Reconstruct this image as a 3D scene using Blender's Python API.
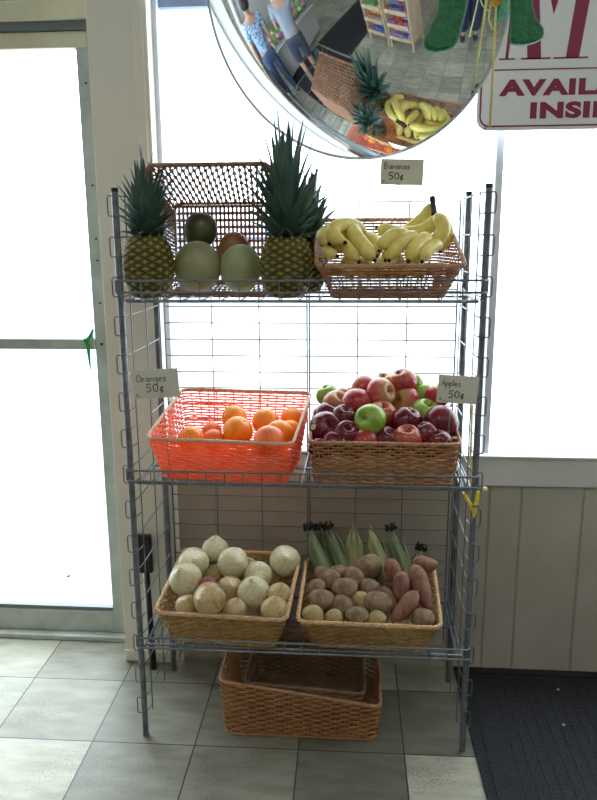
import bpy, bmesh, math, random, itertools
import numpy as np
from mathutils import Vector, Matrix, Euler
random.seed(7); PI = math.pi
scn = bpy.context.scene
for o in list(bpy.data.objects): bpy.data.objects.remove(o)
COL = scn.collection

# ---------------------------------------------------------------- camera, world, light, exposure
cp, sp, cy, sy = math.cos(.2194), math.sin(.2194), math.cos(-.0807), math.sin(-.0807)
fw = Vector((sy*cp, cy*cp, -sp)); rt = Vector((cy, -sy, 0)); up = rt.cross(fw)
ro = -.0062
r2 = rt*math.cos(ro) + up*math.sin(ro); u2 = up*math.cos(ro) - rt*math.sin(ro)
cam = bpy.data.cameras.new('camera'); camo = bpy.data.objects.new('camera', cam); COL.objects.link(camo)
M = Matrix((r2, u2, -fw)).transposed().to_4x4(); M.translation = Vector((.618, -1.902, 1.459))
camo.matrix_world = M
cam.sensor_fit = 'VERTICAL'; cam.sensor_height = 32; cam.lens = 740.46/800*32; cam.clip_start = .02
scn.camera = camo
world = bpy.data.worlds.new('sky'); scn.world = world; world.use_nodes = True
bg = world.node_tree.nodes['Background']; bg.inputs[0].default_value = (.86, .95, 1, 1); bg.inputs[1].default_value = 6.5
LAMP = 8.8
scn.view_settings.view_transform = 'Standard'; scn.view_settings.look = 'None'
scn.view_settings.gamma = 1; scn.view_settings.use_curve_mapping = False
scn.view_settings.exposure = 0.0

# ---------------------------------------------------------------- materials
def mat(name, c, rough=.6, metal=0, c2=None, scale=20, bump=0, bscale=None, spec=.5, detail=4, trans=0, coat=0, stretch=(1, 1, 1), lo=.35, hi=.65, sss=0):
    m = bpy.data.materials.new(name); m.use_nodes = True
    nt = m.node_tree; b = nt.nodes['Principled BSDF']; N = nt.nodes.new; L = nt.links.new
    b.inputs['Base Color'].default_value = (*c, 1); b.inputs['Roughness'].default_value = rough
    b.inputs['Metallic'].default_value = metal; b.inputs['Specular IOR Level'].default_value = spec
    if coat: b.inputs['Coat Weight'].default_value = coat; b.inputs['Coat Roughness'].default_value = .15
    if sss:
        b.inputs['Subsurface Weight'].default_value = sss; b.inputs['Subsurface Radius'].default_value = (.02, .01, .005)
        b.inputs['Subsurface Scale'].default_value = 1
    tc = N('ShaderNodeTexCoord'); mp = N('ShaderNodeMapping'); L(tc.outputs['Object'], mp.inputs[0]); mp.inputs['Scale'].default_value = stretch
    if c2:
        n = N('ShaderNodeTexNoise'); n.inputs['Scale'].default_value = scale; n.inputs['Detail'].default_value = detail
        L(mp.outputs[0], n.inputs['Vector'])
        r = N('ShaderNodeValToRGB'); r.color_ramp.elements[0].position = lo; r.color_ramp.elements[1].position = hi
        r.color_ramp.elements[0].color = (*c, 1); r.color_ramp.elements[1].color = (*c2, 1)
        L(n.outputs['Fac'], r.inputs[0]); L(r.outputs[0], b.inputs['Base Color'])
    if bump:
        n2 = N('ShaderNodeTexNoise'); n2.inputs['Scale'].default_value = bscale or scale; n2.inputs['Detail'].default_value = 3
        L(mp.outputs[0], n2.inputs['Vector'])
        bp = N('ShaderNodeBump'); bp.inputs['Strength'].default_value = bump; bp.inputs['Distance'].default_value = .01
        L(n2.outputs['Fac'], bp.inputs['Height']); L(bp.outputs[0], b.inputs['Normal'])
    if trans:                                               # thin stuff that daylight shines through
        t = N('ShaderNodeBsdfTranslucent'); t.inputs[0].default_value = (*c, 1); mx = N('ShaderNodeMixShader'); mx.inputs[0].default_value = trans
        src = b.inputs['Base Color']
        if src.is_linked: L(src.links[0].from_socket, t.inputs[0])
        out = nt.nodes['Material Output']; L(b.outputs[0], mx.inputs[1]); L(t.outputs[0], mx.inputs[2]); L(mx.outputs[0], out.inputs[0])
    return m

def emit(name, c, s):
    m = bpy.data.materials.new(name); m.use_nodes = True; nt = m.node_tree
    e = nt.nodes.new('ShaderNodeEmission'); e.inputs[0].default_value = (*c, 1); e.inputs[1].default_value = s
    nt.links.new(e.outputs[0], nt.nodes['Material Output'].inputs[0]); return m

def glass_mat(name, tint=(.97, .99, 1), fac=.06):
    m = bpy.data.materials.new(name); m.use_nodes = True; nt = m.node_tree
    t = nt.nodes.new('ShaderNodeBsdfTransparent'); t.inputs[0].default_value = (*tint, 1)
    g = nt.nodes.new('ShaderNodeBsdfGlossy'); g.inputs['Roughness'].default_value = .02
    mx = nt.nodes.new('ShaderNodeMixShader'); mx.inputs[0].default_value = fac
    nt.links.new(t.outputs[0], mx.inputs[1]); nt.links.new(g.outputs[0], mx.inputs[2]); nt.links.new(mx.outputs[0], nt.nodes['Material Output'].inputs[0])
    return m

def tile_mat():
    m = bpy.data.materials.new('vinyl_tiles'); m.use_nodes = True; nt = m.node_tree; N = nt.nodes.new; L = nt.links.new
    b = nt.nodes['Principled BSDF']; tc = N('ShaderNodeTexCoord'); mp = N('ShaderNodeMapping'); mp.vector_type = 'TEXTURE'
    mp.inputs['Location'].default_value = (-.15, -.038, 0); mp.inputs['Rotation'].default_value = (0, 0, .0109)
    L(tc.outputs['Object'], mp.inputs[0])
    sep = N('ShaderNodeSeparateXYZ'); L(mp.outputs[0], sep.inputs[0])
    def mth(op, a, bb=None, c=None):
        n = N('ShaderNodeMath'); n.operation = op
        for i, v in enumerate((a, bb, c)):
            if v is None: continue
            if isinstance(v, (int, float)): n.inputs[i].default_value = v
            else: L(v, n.inputs[i])
        return n.outputs[0]
    ux = mth('DIVIDE', sep.outputs[0], .305); uy = mth('DIVIDE', sep.outputs[1], .305)
    wob = N('ShaderNodeTexNoise'); wob.inputs['Scale'].default_value = 9; L(mp.outputs[0], wob.inputs['Vector'])
    def seam(u):
        fr = mth('FRACT', u); d = mth('ABSOLUTE', mth('SUBTRACT', fr, .5))
        return mth('GREATER_THAN', mth('ADD', d, mth('MULTIPLY', wob.outputs['Fac'], .004)), .4955)
    sm = mth('MAXIMUM', seam(ux), seam(uy))
    cb = N('ShaderNodeCombineXYZ'); L(mth('FLOOR', ux), cb.inputs[0]); L(mth('FLOOR', uy), cb.inputs[1])
    wn = N('ShaderNodeTexWhiteNoise'); L(cb.outputs[0], wn.inputs['Vector'])
    n1 = N('ShaderNodeTexNoise'); n1.inputs['Scale'].default_value = 7; n1.inputs['Detail'].default_value = 6
    off = N('ShaderNodeVectorMath'); off.operation = 'ADD'; L(mp.outputs[0], off.inputs[0])
    sc = N('ShaderNodeVectorMath'); sc.operation = 'SCALE'; L(wn.outputs['Color'], sc.inputs[0]); sc.inputs['Scale'].default_value = 9; L(sc.outputs[0], off.inputs[1])
    st = N('ShaderNodeMapping'); st.inputs['Scale'].default_value = (1, 3.2, 1); st.inputs['Rotation'].default_value = (0, 0, .5); L(off.outputs[0], st.inputs[0]); L(st.outputs[0], n1.inputs['Vector'])
    r = N('ShaderNodeValToRGB'); e = r.color_ramp.elements; e[0].position = .3; e[1].position = .7
    e[0].color = (.22, .215, .165, 1); e[1].color = (.36, .355, .285, 1); L(n1.outputs['Fac'], r.inputs[0])
    tv = N('ShaderNodeMix'); tv.data_type = 'RGBA'; tv.blend_type = 'MULTIPLY'; tv.inputs[0].default_value = 1
    L(r.outputs[0], tv.inputs[6]); g = N('ShaderNodeMapRange'); L(wn.outputs['Value'], g.inputs[0]); g.inputs[3].default_value = .8; g.inputs[4].default_value = 1.3
    fac = g.outputs[0]                                   # replaced and odd tiles of the real floor: paler or browner ones
    for (i, j), k in {(-1, -1): 2.0, (3, -1): 1.5, (2, -1): .58, (-2, 0): 1.45, (-2, 1): 1.5, (-1, 0): 1.25, (2, 0): .5, (3, 0): .55, (1, 0): .75, (0, 0): .92, (-1, 1): 1.0, (0, -1): .95, (1, -1): .85, (-3, -1): 1.4, (-2, -1): 1.6}.items():
        ms = mth('MULTIPLY', mth('COMPARE', mth('FLOOR', ux), i, .2), mth('COMPARE', mth('FLOOR', uy), j, .2))
        fac = mth('ADD', mth('MULTIPLY', fac, mth('SUBTRACT', 1, ms)), mth('MULTIPLY', ms, k))
    L(fac, tv.inputs[7])
    # ingrained dirt: speckle
    n3 = N('ShaderNodeTexNoise'); n3.inputs['Scale'].default_value = 140; n3.inputs['Detail'].default_value = 8; L(mp.outputs[0], n3.inputs['Vector'])
    n4 = N('ShaderNodeTexNoise'); n4.inputs['Scale'].default_value = 3.5; n4.inputs['Detail'].default_value = 5; L(mp.outputs[0], n4.inputs['Vector'])
    dirt = mth('MULTIPLY', mth('GREATER_THAN', mth('ADD', mth('MULTIPLY', n3.outputs['Fac'], .5), mth('MULTIPLY', n4.outputs['Fac'], .5)), .575), .30)
    dm = N('ShaderNodeMix'); dm.data_type = 'RGBA'; L(dirt, dm.inputs[0]); L(tv.outputs[2], dm.inputs[6]); dm.inputs[7].default_value = (.09, .08, .065, 1)
    fm = N('ShaderNodeMix'); fm.data_type = 'RGBA'; L(sm, fm.inputs[0]); L(dm.outputs[2], fm.inputs[6]); fm.inputs[7].default_value = (.035, .03, .025, 1)
    L(fm.outputs[2], b.inputs['Base Color']); b.inputs['Roughness'].default_value = .36
    bp = N('ShaderNodeBump'); bp.inputs['Strength'].default_value = .15; bp.inputs['Distance'].default_value = .004; L(n1.outputs['Fac'], bp.inputs['Height']); L(bp.outputs[0], b.inputs['Normal'])
    return m

MT = dict(
 tiles=tile_mat(),
 wall=mat('painted_boards', (.46, .43, .355), .55, c2=(.52, .485, .41), scale=6, bump=.1, bscale=30),
 trim=mat('sill_paint', (.66, .67, .65), .45, c2=(.72, .73, .71), scale=5),
 pillar=mat('cream_paint', (.80, .77, .65), .5, c2=(.86, .83, .71), scale=3, bump=.08, bscale=20),
 inner=mat('plaster', (.34, .33, .30), .8), ceil=mat('ceiling_tile', (.55, .55, .53), .9),
 alu=mat('weathered_aluminium', (.42, .45, .41), .5, metal=.15, c2=(.54, .57, .53), scale=14, bump=.15, bscale=40),
 ivory=mat('ivory_paint', (.66, .62, .42), .5, c2=(.74, .70, .50), scale=8),
 greyrail=mat('grey_rail', (.18, .20, .21), .45, metal=.3),
 steel=mat('galvanised_steel', (.15, .17, .19), .4, metal=.5, c2=(.23, .25, .275), scale=40),
 wire=mat('zinc_wire', (.17, .185, .20), .38, metal=.55),
 black=mat('black_plastic', (.012, .013, .017), .5),
 matb=mat('black_rubber_mat', (.010, .011, .016), .75, bump=.6, bscale=160),
 glass=glass_mat('window_glass'),
 wicker_brown=mat('brown_wicker', (.36, .18, .10), .5, c2=(.52, .29, .17), scale=35, trans=.38),
 wicker_red=mat('reddish_wicker', (.40, .17, .08), .5, c2=(.58, .29, .15), scale=35, trans=.22),
 wicker_orange=mat('orange_painted_wicker', (.96, .24, .10), .45, c2=(.99, .36, .18), scale=30, trans=.5),
 wicker_cream=mat('pale_cane', (.72, .52, .38), .5, trans=.2),
 wicker_tan=mat('tan_wicker', (.42, .23, .07), .5, c2=(.60, .37, .14), scale=35, trans=.12),
 wicker_honey=mat('honey_wicker', (.42, .19, .075), .5, c2=(.55, .28, .12), scale=35, trans=.12),
 wicker_dark=mat('dusty_wicker', (.22, .13, .07), .6, c2=(.30, .19, .11), scale=35),
 rim_tan=mat('rim_cane', (.55, .33, .15), .5, c2=(.68, .45, .24), scale=50),
 rim_red=mat('rim_brown', (.42, .21, .11), .5, c2=(.55, .30, .17), scale=50),
 paper=mat('card_paper', (.62, .61, .53), .7), ink=mat('pen_ink', (.04, .05, .05), .6), greenink=mat('green_print', (.05, .25, .08), .6),
 clear=glass_mat('clear_acrylic', (.9, .93, .95), .15),
 signw=mat('white_enamel', (.80, .82, .85), .35), maroon=mat('maroon_print', (.26, .02, .07), .4),
 boot=mat('green_felt', (.004, .12, .04), .35, c2=(.008, .19, .06), scale=60, bump=.5, bscale=120),
 yellow=mat('yellow_ribbon', (.78, .74, .28), .4), ygold=mat('gold_knot', (.7, .42, .05), .3, metal=.4),
 green=mat('green_ribbon', (.02, .42, .10), .35, trans=.3),
 mirror=mat('mirror_acrylic', (.80, .84, .88), .03, metal=1), mrim=mat('mirror_rim', (.55, .57, .58), .4),
)

# ---------------------------------------------------------------- helpers
class MB:
    def __init__(s): s.v = []; s.f = []
    def add(s, v, f):
        n = len(s.v); s.v += [tuple(p) for p in v]; s.f += [tuple(i+n for i in q) for q in f]
    def box(s, x0, x1, y0, y1, z0, z1):
        s.add([(x, y, z) for x in (x0, x1) for y in (y0, y1) for z in (z0, z1)],
              [(0, 1, 3, 2), (4, 6, 7, 5), (0, 4, 5, 1), (2, 3, 7, 6), (0, 2, 6, 4), (1, 5, 7, 3)]); return s
    def tube(s, pts, r, n=6, closed=False, r1=None):
        P = [Vector(p) for p in pts]; m = len(P); v = []; f = []
        prev = None
        for i, p in enumerate(P):
            if closed: t = P[(i+1) % m]-P[i-1]
            else: t = P[min(i+1, m-1)]-P[max(i-1, 0)]
            t.normalize()
            if prev is None:
                a = Vector((0, 0, 1)) if abs(t.z) < .9 else Vector((1, 0, 0)); e = t.cross(a).normalized()
            else: e = (prev - t*prev.dot(t)).normalized()
            prev = e; g = t.cross(e)
            rr = r[i] if isinstance(r, (list, tuple)) else (r if r1 is None else r+(r1-r)*i/(m-1))
            for k in range(n):
                a = 2*PI*k/n; v.append(p + (e*math.cos(a)+g*math.sin(a))*rr)
        M_ = m if closed else m-1
        for i in range(M_):
            for k in range(n):
                a, b = i*n+k, i*n+(k+1) % n; c, d = ((i+1) % m)*n+(k+1) % n, ((i+1) % m)*n+k
                f.append((a, b, c, d))
        if not closed: f.append(tuple(range(n-1, -1, -1))); f.append(tuple((m-1)*n+k for k in range(n)))
        s.add(v, f); return s
    def lathe(s, prof, n=24, c=(0, 0, 0), fn=None):
        v = []; f = []; m = len(prof)
        for r, z in prof:
            for k in range(n):
                a = 2*PI*k/n; x, y, zz = r*math.cos(a), r*math.sin(a), z
                if fn: x, y, zz = fn(x, y, zz, a)
                v.append((c[0]+x, c[1]+y, c[2]+zz))
        for i in range(m-1):
            for k in range(n): f.append((i*n+k, i*n+(k+1) % n, (i+1)*n+(k+1) % n, (i+1)*n+k))
        f.append(tuple(range(n-1, -1, -1))); f.append(tuple((m-1)*n+k for k in range(n)))
        s.add(v, f); return s
    def prism(s, poly, y0, y1):                 # outline in x,z given thickness in y
        n = len(poly); v = [(x, y0, z) for x, z in poly]+[(x, y1, z) for x, z in poly]
        f = [tuple(range(n)), tuple(range(2*n-1, n-1, -1))]+[(i, i+n, (i+1) % n+n, (i+1) % n) for i in range(n)]
        s.add(v, f); return s
    def build(s, name, m, parent=None, smooth=True, bevel=0, loc=None, rot=None):
        me = bpy.data.meshes.new(name); me.from_pydata(s.v, [], s.f); me.update()
        bm = bmesh.new(); bm.from_mesh(me); bmesh.ops.recalc_face_normals(bm, faces=bm.faces); bm.to_mesh(me); bm.free()
        if smooth:
            me.polygons.foreach_set('use_smooth', [True]*len(me.polygons))
            try: me.set_sharp_from_angle(angle=math.radians(40))
            except Exception: pass
        me.materials.append(m if not isinstance(m, str) else MT[m])
        o = bpy.data.objects.new(name, me); COL.objects.link(o)
        if parent: o.parent = parent
        if bevel:
            b = o.modifiers.new('bevel', 'BEVEL'); b.width = bevel; b.segments = 2; b.limit_method = 'ANGLE'
        if loc: o.location = loc
        if rot: o.rotation_euler = rot
        return o
def thing(name, label, cat, loc=(0, 0, 0), rot=(0, 0, 0), group=None, scale=None):
    o = bpy.data.objects.new(name, None); o.empty_display_size = .05; COL.objects.link(o)
    o.location = loc; o.rotation_euler = rot; o['label'] = label; o['category'] = cat
    if scale: o.scale = scale
    if group: o['group'] = group
    return o
def tag(o, label, cat, group=None):
    o['label'] = label; o['category'] = cat
    if group: o['group'] = group
    return o
def struct(o): o['kind'] = 'structure'; return o
def copy_tree(o, parent=None):
    c = o.copy(); COL.objects.link(c); c.parent = parent
    for ch in o.children: copy_tree(ch, c)
    return c

# ================================================================ THE SETTING
XL, XR, YB, ZC = -5.2, 3.4, -5.6, 2.72
struct(MB().box(XL-.1, XR+.1, YB-.1, .60, -.1, 0).build('floor', 'tiles', smooth=False))
struct(MB().box(XL-.1, XR+.1, YB-.1, .62, ZC, ZC+.1).build('ceiling', 'ceil', smooth=False))
struct(MB().box(XL-.1, XL, YB, .62, 0, ZC).build('wall_left', 'inner', smooth=False))
struct(MB().box(XR, XR+.1, YB, .62, 0, ZC).build('wall_right', 'inner', smooth=False))
struct(MB().box(XL, XR, YB-.1, YB, 0, ZC).build('wall_back', 'inner', smooth=False))
# boarded wall under the window, real gaps between the boards
w = MB(); x = .016
gx = [.016, .145, .35, .55, .75, .955, 1.053, 1.155, 1.351, 1.55, 1.75, 1.95, 2.15, 2.4, 2.65, 2.9, 3.15, XR]
for a, b in zip(gx, gx[1:]): w.box(a+.0035, b-.0035, .43, .50, 0, .66)
w.box(.016, XR, .4345, .56, 0, .66)
for a in gx[5:-1]: w.box(a-.0015, a+.0015, .4315, .4345, 0, .66)
struct(w.build('wall_front', 'wall', smooth=False))
struct(MB().box(-.01, XR, .418, .50, .662, .757).build('trim_1', 'trim', smooth=False, bevel=.003))
struct(MB().box(-.01, XR, .41, .60, .757, .765).build('trim_2', 'trim', smooth=False, bevel=.002))
struct(MB().box(-.180, .0, .38, .62, 0, ZC).build('wall_pillar', 'pillar', smooth=False, bevel=.004))
struct(MB().box(-.180, .012, .372, .38, .012, .05).box(-.045, -.012, .374, .38, .66, ZC).build('trim_3', 'pillar', smooth=False, bevel=.002))
struct(MB().box(XL, -1.30, .43, .62, 0, .75).box(XL, -1.30, .43, .62, 2.60, ZC).box(-1.42, -1.30, .43, .62, .75, 2.60).box(XL, XL+.12, .43, .62, .75, 2.60).build('wall_front_left', 'inner', smooth=False))
w3 = struct(MB().box(-3.3, -3.26, .45, .55, .75, 2.60).build('window_3', 'trim', smooth=False)); MB().box(XL+.12, -3.3, .50, .505, .75, 2.60).box(-3.26, -1.42, .50, .505, .75, 2.60).build('window_pane', 'glass', w3, smooth=False)
# window 1: big shop window right of the pillar
wf = MB().box(.0, .014, .44, .56, .765, 2.66).box(1.024, 1.046, .45, .50, .765, 2.66).box(.014, XR, .50, .53, .765, .768).box(.014, XR, .44, .56, 2.60, ZC)
w1 = struct(wf.build('window_1', 'trim', smooth=False)); w1.data.materials[0] = mat('mullion_paint', (.74, .77, .86), .4)
MB().box(.014, 1.024, .495, .500, .768, 2.60).box(1.046, XR, .495, .500, .768, 2.60).build('window_pane', 'glass', w1, smooth=False)
# door 1: aluminium framed glass door left of the pillar
d1 = bpy.data.objects.new('door_1', None); COL.objects.link(d1); struct(d1)
MB().box(-.272, -.180, .535, .57, .02, 2.084).box(-1.29, -1.20, .535, .57, .02, 2.084).box(-1.20, -.272, .535, .57, .02, .102).build('door_frame', 'alu', d1, smooth=False, bevel=.003)
MB().box(-1.20, -.272, .53, .56, 1.082, 1.118).build('push_bar', 'alu', d1, smooth=False, bevel=.003)
MB().box(-1.2, -.235, .53, .57, 2.034, 2.082).build('top_rail', 'ivory', d1, smooth=False, bevel=.003)
MB().box(-1.2, -.272, .54, .565, .104, .118).build('bottom_bead', 'greyrail', d1, smooth=False)
MB().box(-1.2, -.272, .55, .555, .112, 2.034).build('door_pane', 'glass', d1, smooth=False)
pl = MB().box(-.262, -.228, .526, .535, 1.082, 1.122).build('latch_plate', 'alu', d1, smooth=False, bevel=.002)
MB().tube([(-.245, .527, 1.102), (-.245, .522, 1.102)], .005, 10).build('latch_screw', 'black', pl)
sc = MB()
for z in (1.93, 1.62, 1.45, 1.38, 1.24): sc.tube([(-.245, .536, z), (-.245, .532, z)], .0035, 8)
sc.build('screws', 'black', d1)
struct(MB().box(-1.3, -.180, .50, .60, 2.110, 2.166).build('trim_4', 'ivory', smooth=False, bevel=.003))
struct(MB().box(-1.3, -.180, .52, .60, 2.084, 2.110).box(-1.3, -.180, .515, .60, 2.166, 2.174).build('trim_5', 'greyrail', smooth=False))
w2 = struct(MB().box(-1.3, -.180, .53, .58, 2.174, 2.19).box(-1.3, -.180, .53, .58, 2.64, ZC).build('window_2', 'alu', smooth=False))
MB().box(-1.3, -.180, .55, .555, 2.19, 2.64).build('window_pane', 'glass', w2, smooth=False)
struct(MB().box(-1.31, -.180, .50, .60, 0, .02).build('trim_6', 'alu', smooth=False, bevel=.004))
# dark ledge line where wall meets floor
# ---- outside
struct(MB().box(-14, 16, .62, 26, -.12, -.02).build('ground', mat('pavement', (.55, .57, .58), .8, c2=(.62, .64, .65), scale=2), smooth=False))
b = thing('building', 'pale blurred building with bluish doors across the lot outside the window', 'building', (0, 14, -.02))
MB().box(-12, 14, 0, 5, 0, 2.1).build('wall', mat('pale_render', (.74, .78, .80), .9), b, smooth=False)
dm = mat('pale_blue_door', (.36, .42, .56), .6)
for x in (-3.9, ): MB().box(x, x+1.2, -.06, 0, 0, 1.9).build('door', dm, b, smooth=False)
for x in (-1.9, ): MB().box(x, x+1.1, -.06, 0, .9, 1.7).build('window', dm, b, smooth=False)
struct(MB().box(.014, 1.024, .47, .50, 2.124, 2.150).build('trim_7', mat('blue_grey_bar', (.30, .38, .55), .5), smooth=False))
# shop window on the far side of the door

# ---- ceiling lights
for k, (x, y) in enumerate(((.4, -1.5), (.4, -3.9), (-2.7, -1.5), (-2.7, -3.9), (2.4, -1.5))):
    t = thing('ceiling_light', ['long fluorescent ceiling light nearest above the fruit rack', 'long fluorescent ceiling light behind the one over the rack', 'fluorescent ceiling light over the left aisle by the door', 'fluorescent ceiling light at the rear of the left aisle', 'fluorescent ceiling light over the black floor mat'][k], 'light', (x, y, ZC), group='fluorescent ceiling lights')
    MB().box(-.62, .62, -.16, .16, -.05, 0).build('housing', 'signw', t, smooth=False, bevel=.005)
    MB().box(-.59, .59, -.13, .13, -.062, -.050).build('diffuser', emit('lamp_glow', (1, .96, .88), LAMP), t, smooth=False)

# ---- black floor mat
poly = [(.958, .418), (2.6, .418), (2.6, -1.0), (.93, -1.0), (.972, -.19)]
m_ = MB(); n = len(poly); m_.add([(x, y, .001) for x, y in poly]+[(x, y, .008) for x, y in poly], [tuple(range(n)), tuple(range(2*n-1, n-1, -1))]+[(i, (i+1) % n, (i+1) % n+n, i+n) for i in range(n)])
fm_ = tag(m_.build('floor_mat', 'matb', smooth=False), 'large black ribbed rubber mat on the tiles right of the rack', 'mat')
rb = MB()
for i in range(46): rb.box(1.075+i*.033, 1.09+i*.033, -1.0, .36, .0075, .0105)
rb.box(1.0, 1.03, -1.0, .41, .0078, .0115).box(1.03, 2.6, .38, .41, .0078, .0115)
rb.build('ribs', 'matb', fm_, smooth=False)
for x, y in ((1.28, .30), (1.45, .32), (1.25, .12), (1.62, .2), (1.31, -.05)):
    tag(MB().lathe([(.001, 0), (.005, .001), (.004, .004), (.001, .005)], 6).build('litter_scrap', 'paper', loc=(x, y, .0105)), 'tiny pale scrap of litter on the black mat', 'litter', 'litter scraps on the black mat')

# ================================================================ WIRE RACK
rack = thing('wire_display_rack', 'grey wire display rack with three shelves of fruit and vegetables before the window', 'display rack')
W_, D_ = .933, .341
for x, y in ((0, 0), (W_, 0), (0, D_), (W_, D_)):
    o = MB().tube([(x, y, .012), (x, y, 1.572)], .0088, 14).build('post', 'steel', rack)
    MB().tube([(x, y, 0), (x, y, .012)], .0094, 12).build('foot', 'greyrail', o)
    MB().tube([(x, y, 1.568), (x, y, 1.578)], .0094, 12).build('cap', 'black', o)
wr = .0019
def side(x0, s):
    m = MB(); xi = x0 - s*.0125
    for k in range(15):
        zt = 1.558 - .1016*k; zb = zt-.0495
        xo = x0 + s*.0165
        m.tube([(xi, D_-.012, zt), (xi, .02, zt), (xi+s*.004, -.004, zt), (x0+s*.004, -.013, zt), (xo-s*.003, -.013, zt), (xo, -.012, zt-.006), (xo, -.012, zb+.006), (xo-s*.003, -.013, zb),
                (x0+s*.004, -.013, zb), (xi+s*.004, -.004, zb), (xi, .02, zb), (xi, .034, zb)], wr, 5)
    for y in (.03, .17, .315): m.tube([(xi-s*.0034, y, .07), (xi-s*.0034, y, 1.562)], wr, 5)
    return m.build('side_panel', 'wire', rack)
side(0, -1); side(W_, 1)
for a, b in ((.022, .4635), (.4705, .912)):
    m = MB()
    for k in range(29): m.tube([(a, D_+.003, 1.552-.0508*k), (b, D_+.003, 1.552-.0508*k)], .0020, 5)
    for k in range(4):
        x = a+(b-a)*k/3; m.tube([(x, D_+.007, .12), (x, D_+.007, 1.553)], .0029 if k in (0, 3) else .0022, 5)
    m.build('back_panel', 'wire', rack)
SH = (.302, .797, 1.298)
for zs, zt in zip(SH, (.339, .839, 1.347)):
    m = MB(); xl, xr = -.004, W_+.004; yf = -.03; zl = zt-.030
    m.tube([(xl+.012, -.004, zt), (xl, -.02, zt), (xl+.004, yf, zt), (xr-.008, yf, zt), (xr, -.02, zt), (xr-.006, -.004, zt)], .0031, 7)
    m.tube([(xl+.012, -.004, zl), (xl, -.02, zl), (xl+.004, yf, zl), (xr-.008, yf, zl), (xr, -.02, zl), (xr-.006, -.004, zl)], .0031, 7)
    for x in (xl, xr): m.tube([(x, -.02, zt), (x, -.02, zl)], .0028, 6)
    m.tube([(.012, .012, zs-.0065), (W_-.012, .012, zs-.0065)], .0045, 7)
    m.tube([(.012, .325, zs-.0065), (W_-.012, .325, zs-.0065)], .0045, 7)
    m.tube([(.018, .17, zs-.007), (W_-.018, .17, zs-.007)], .0035, 6)
    for x in (.014, W_-.014): m.tube([(x, .012, zs-.006), (x, .325, zs-.006)], .0045, 7)
    for x in (.028, W_-.028): m.tube([(x, .0, zs-.003), (x, .326, zt-.02)], .0022, 6)
    k = 0; x = .012
    while x < W_-.005:
        m.tube([(x, yf+.004, zt-.001), (x, yf+.004, zs+.003), (x, yf+.010, zs-.0025), (x, .328, zs-.0025), (x, .332, zs+.02)], .0018, 5); x += .0508
    m.build('wire_shelf', 'wire' if 0 else 'steel', rack)

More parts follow.
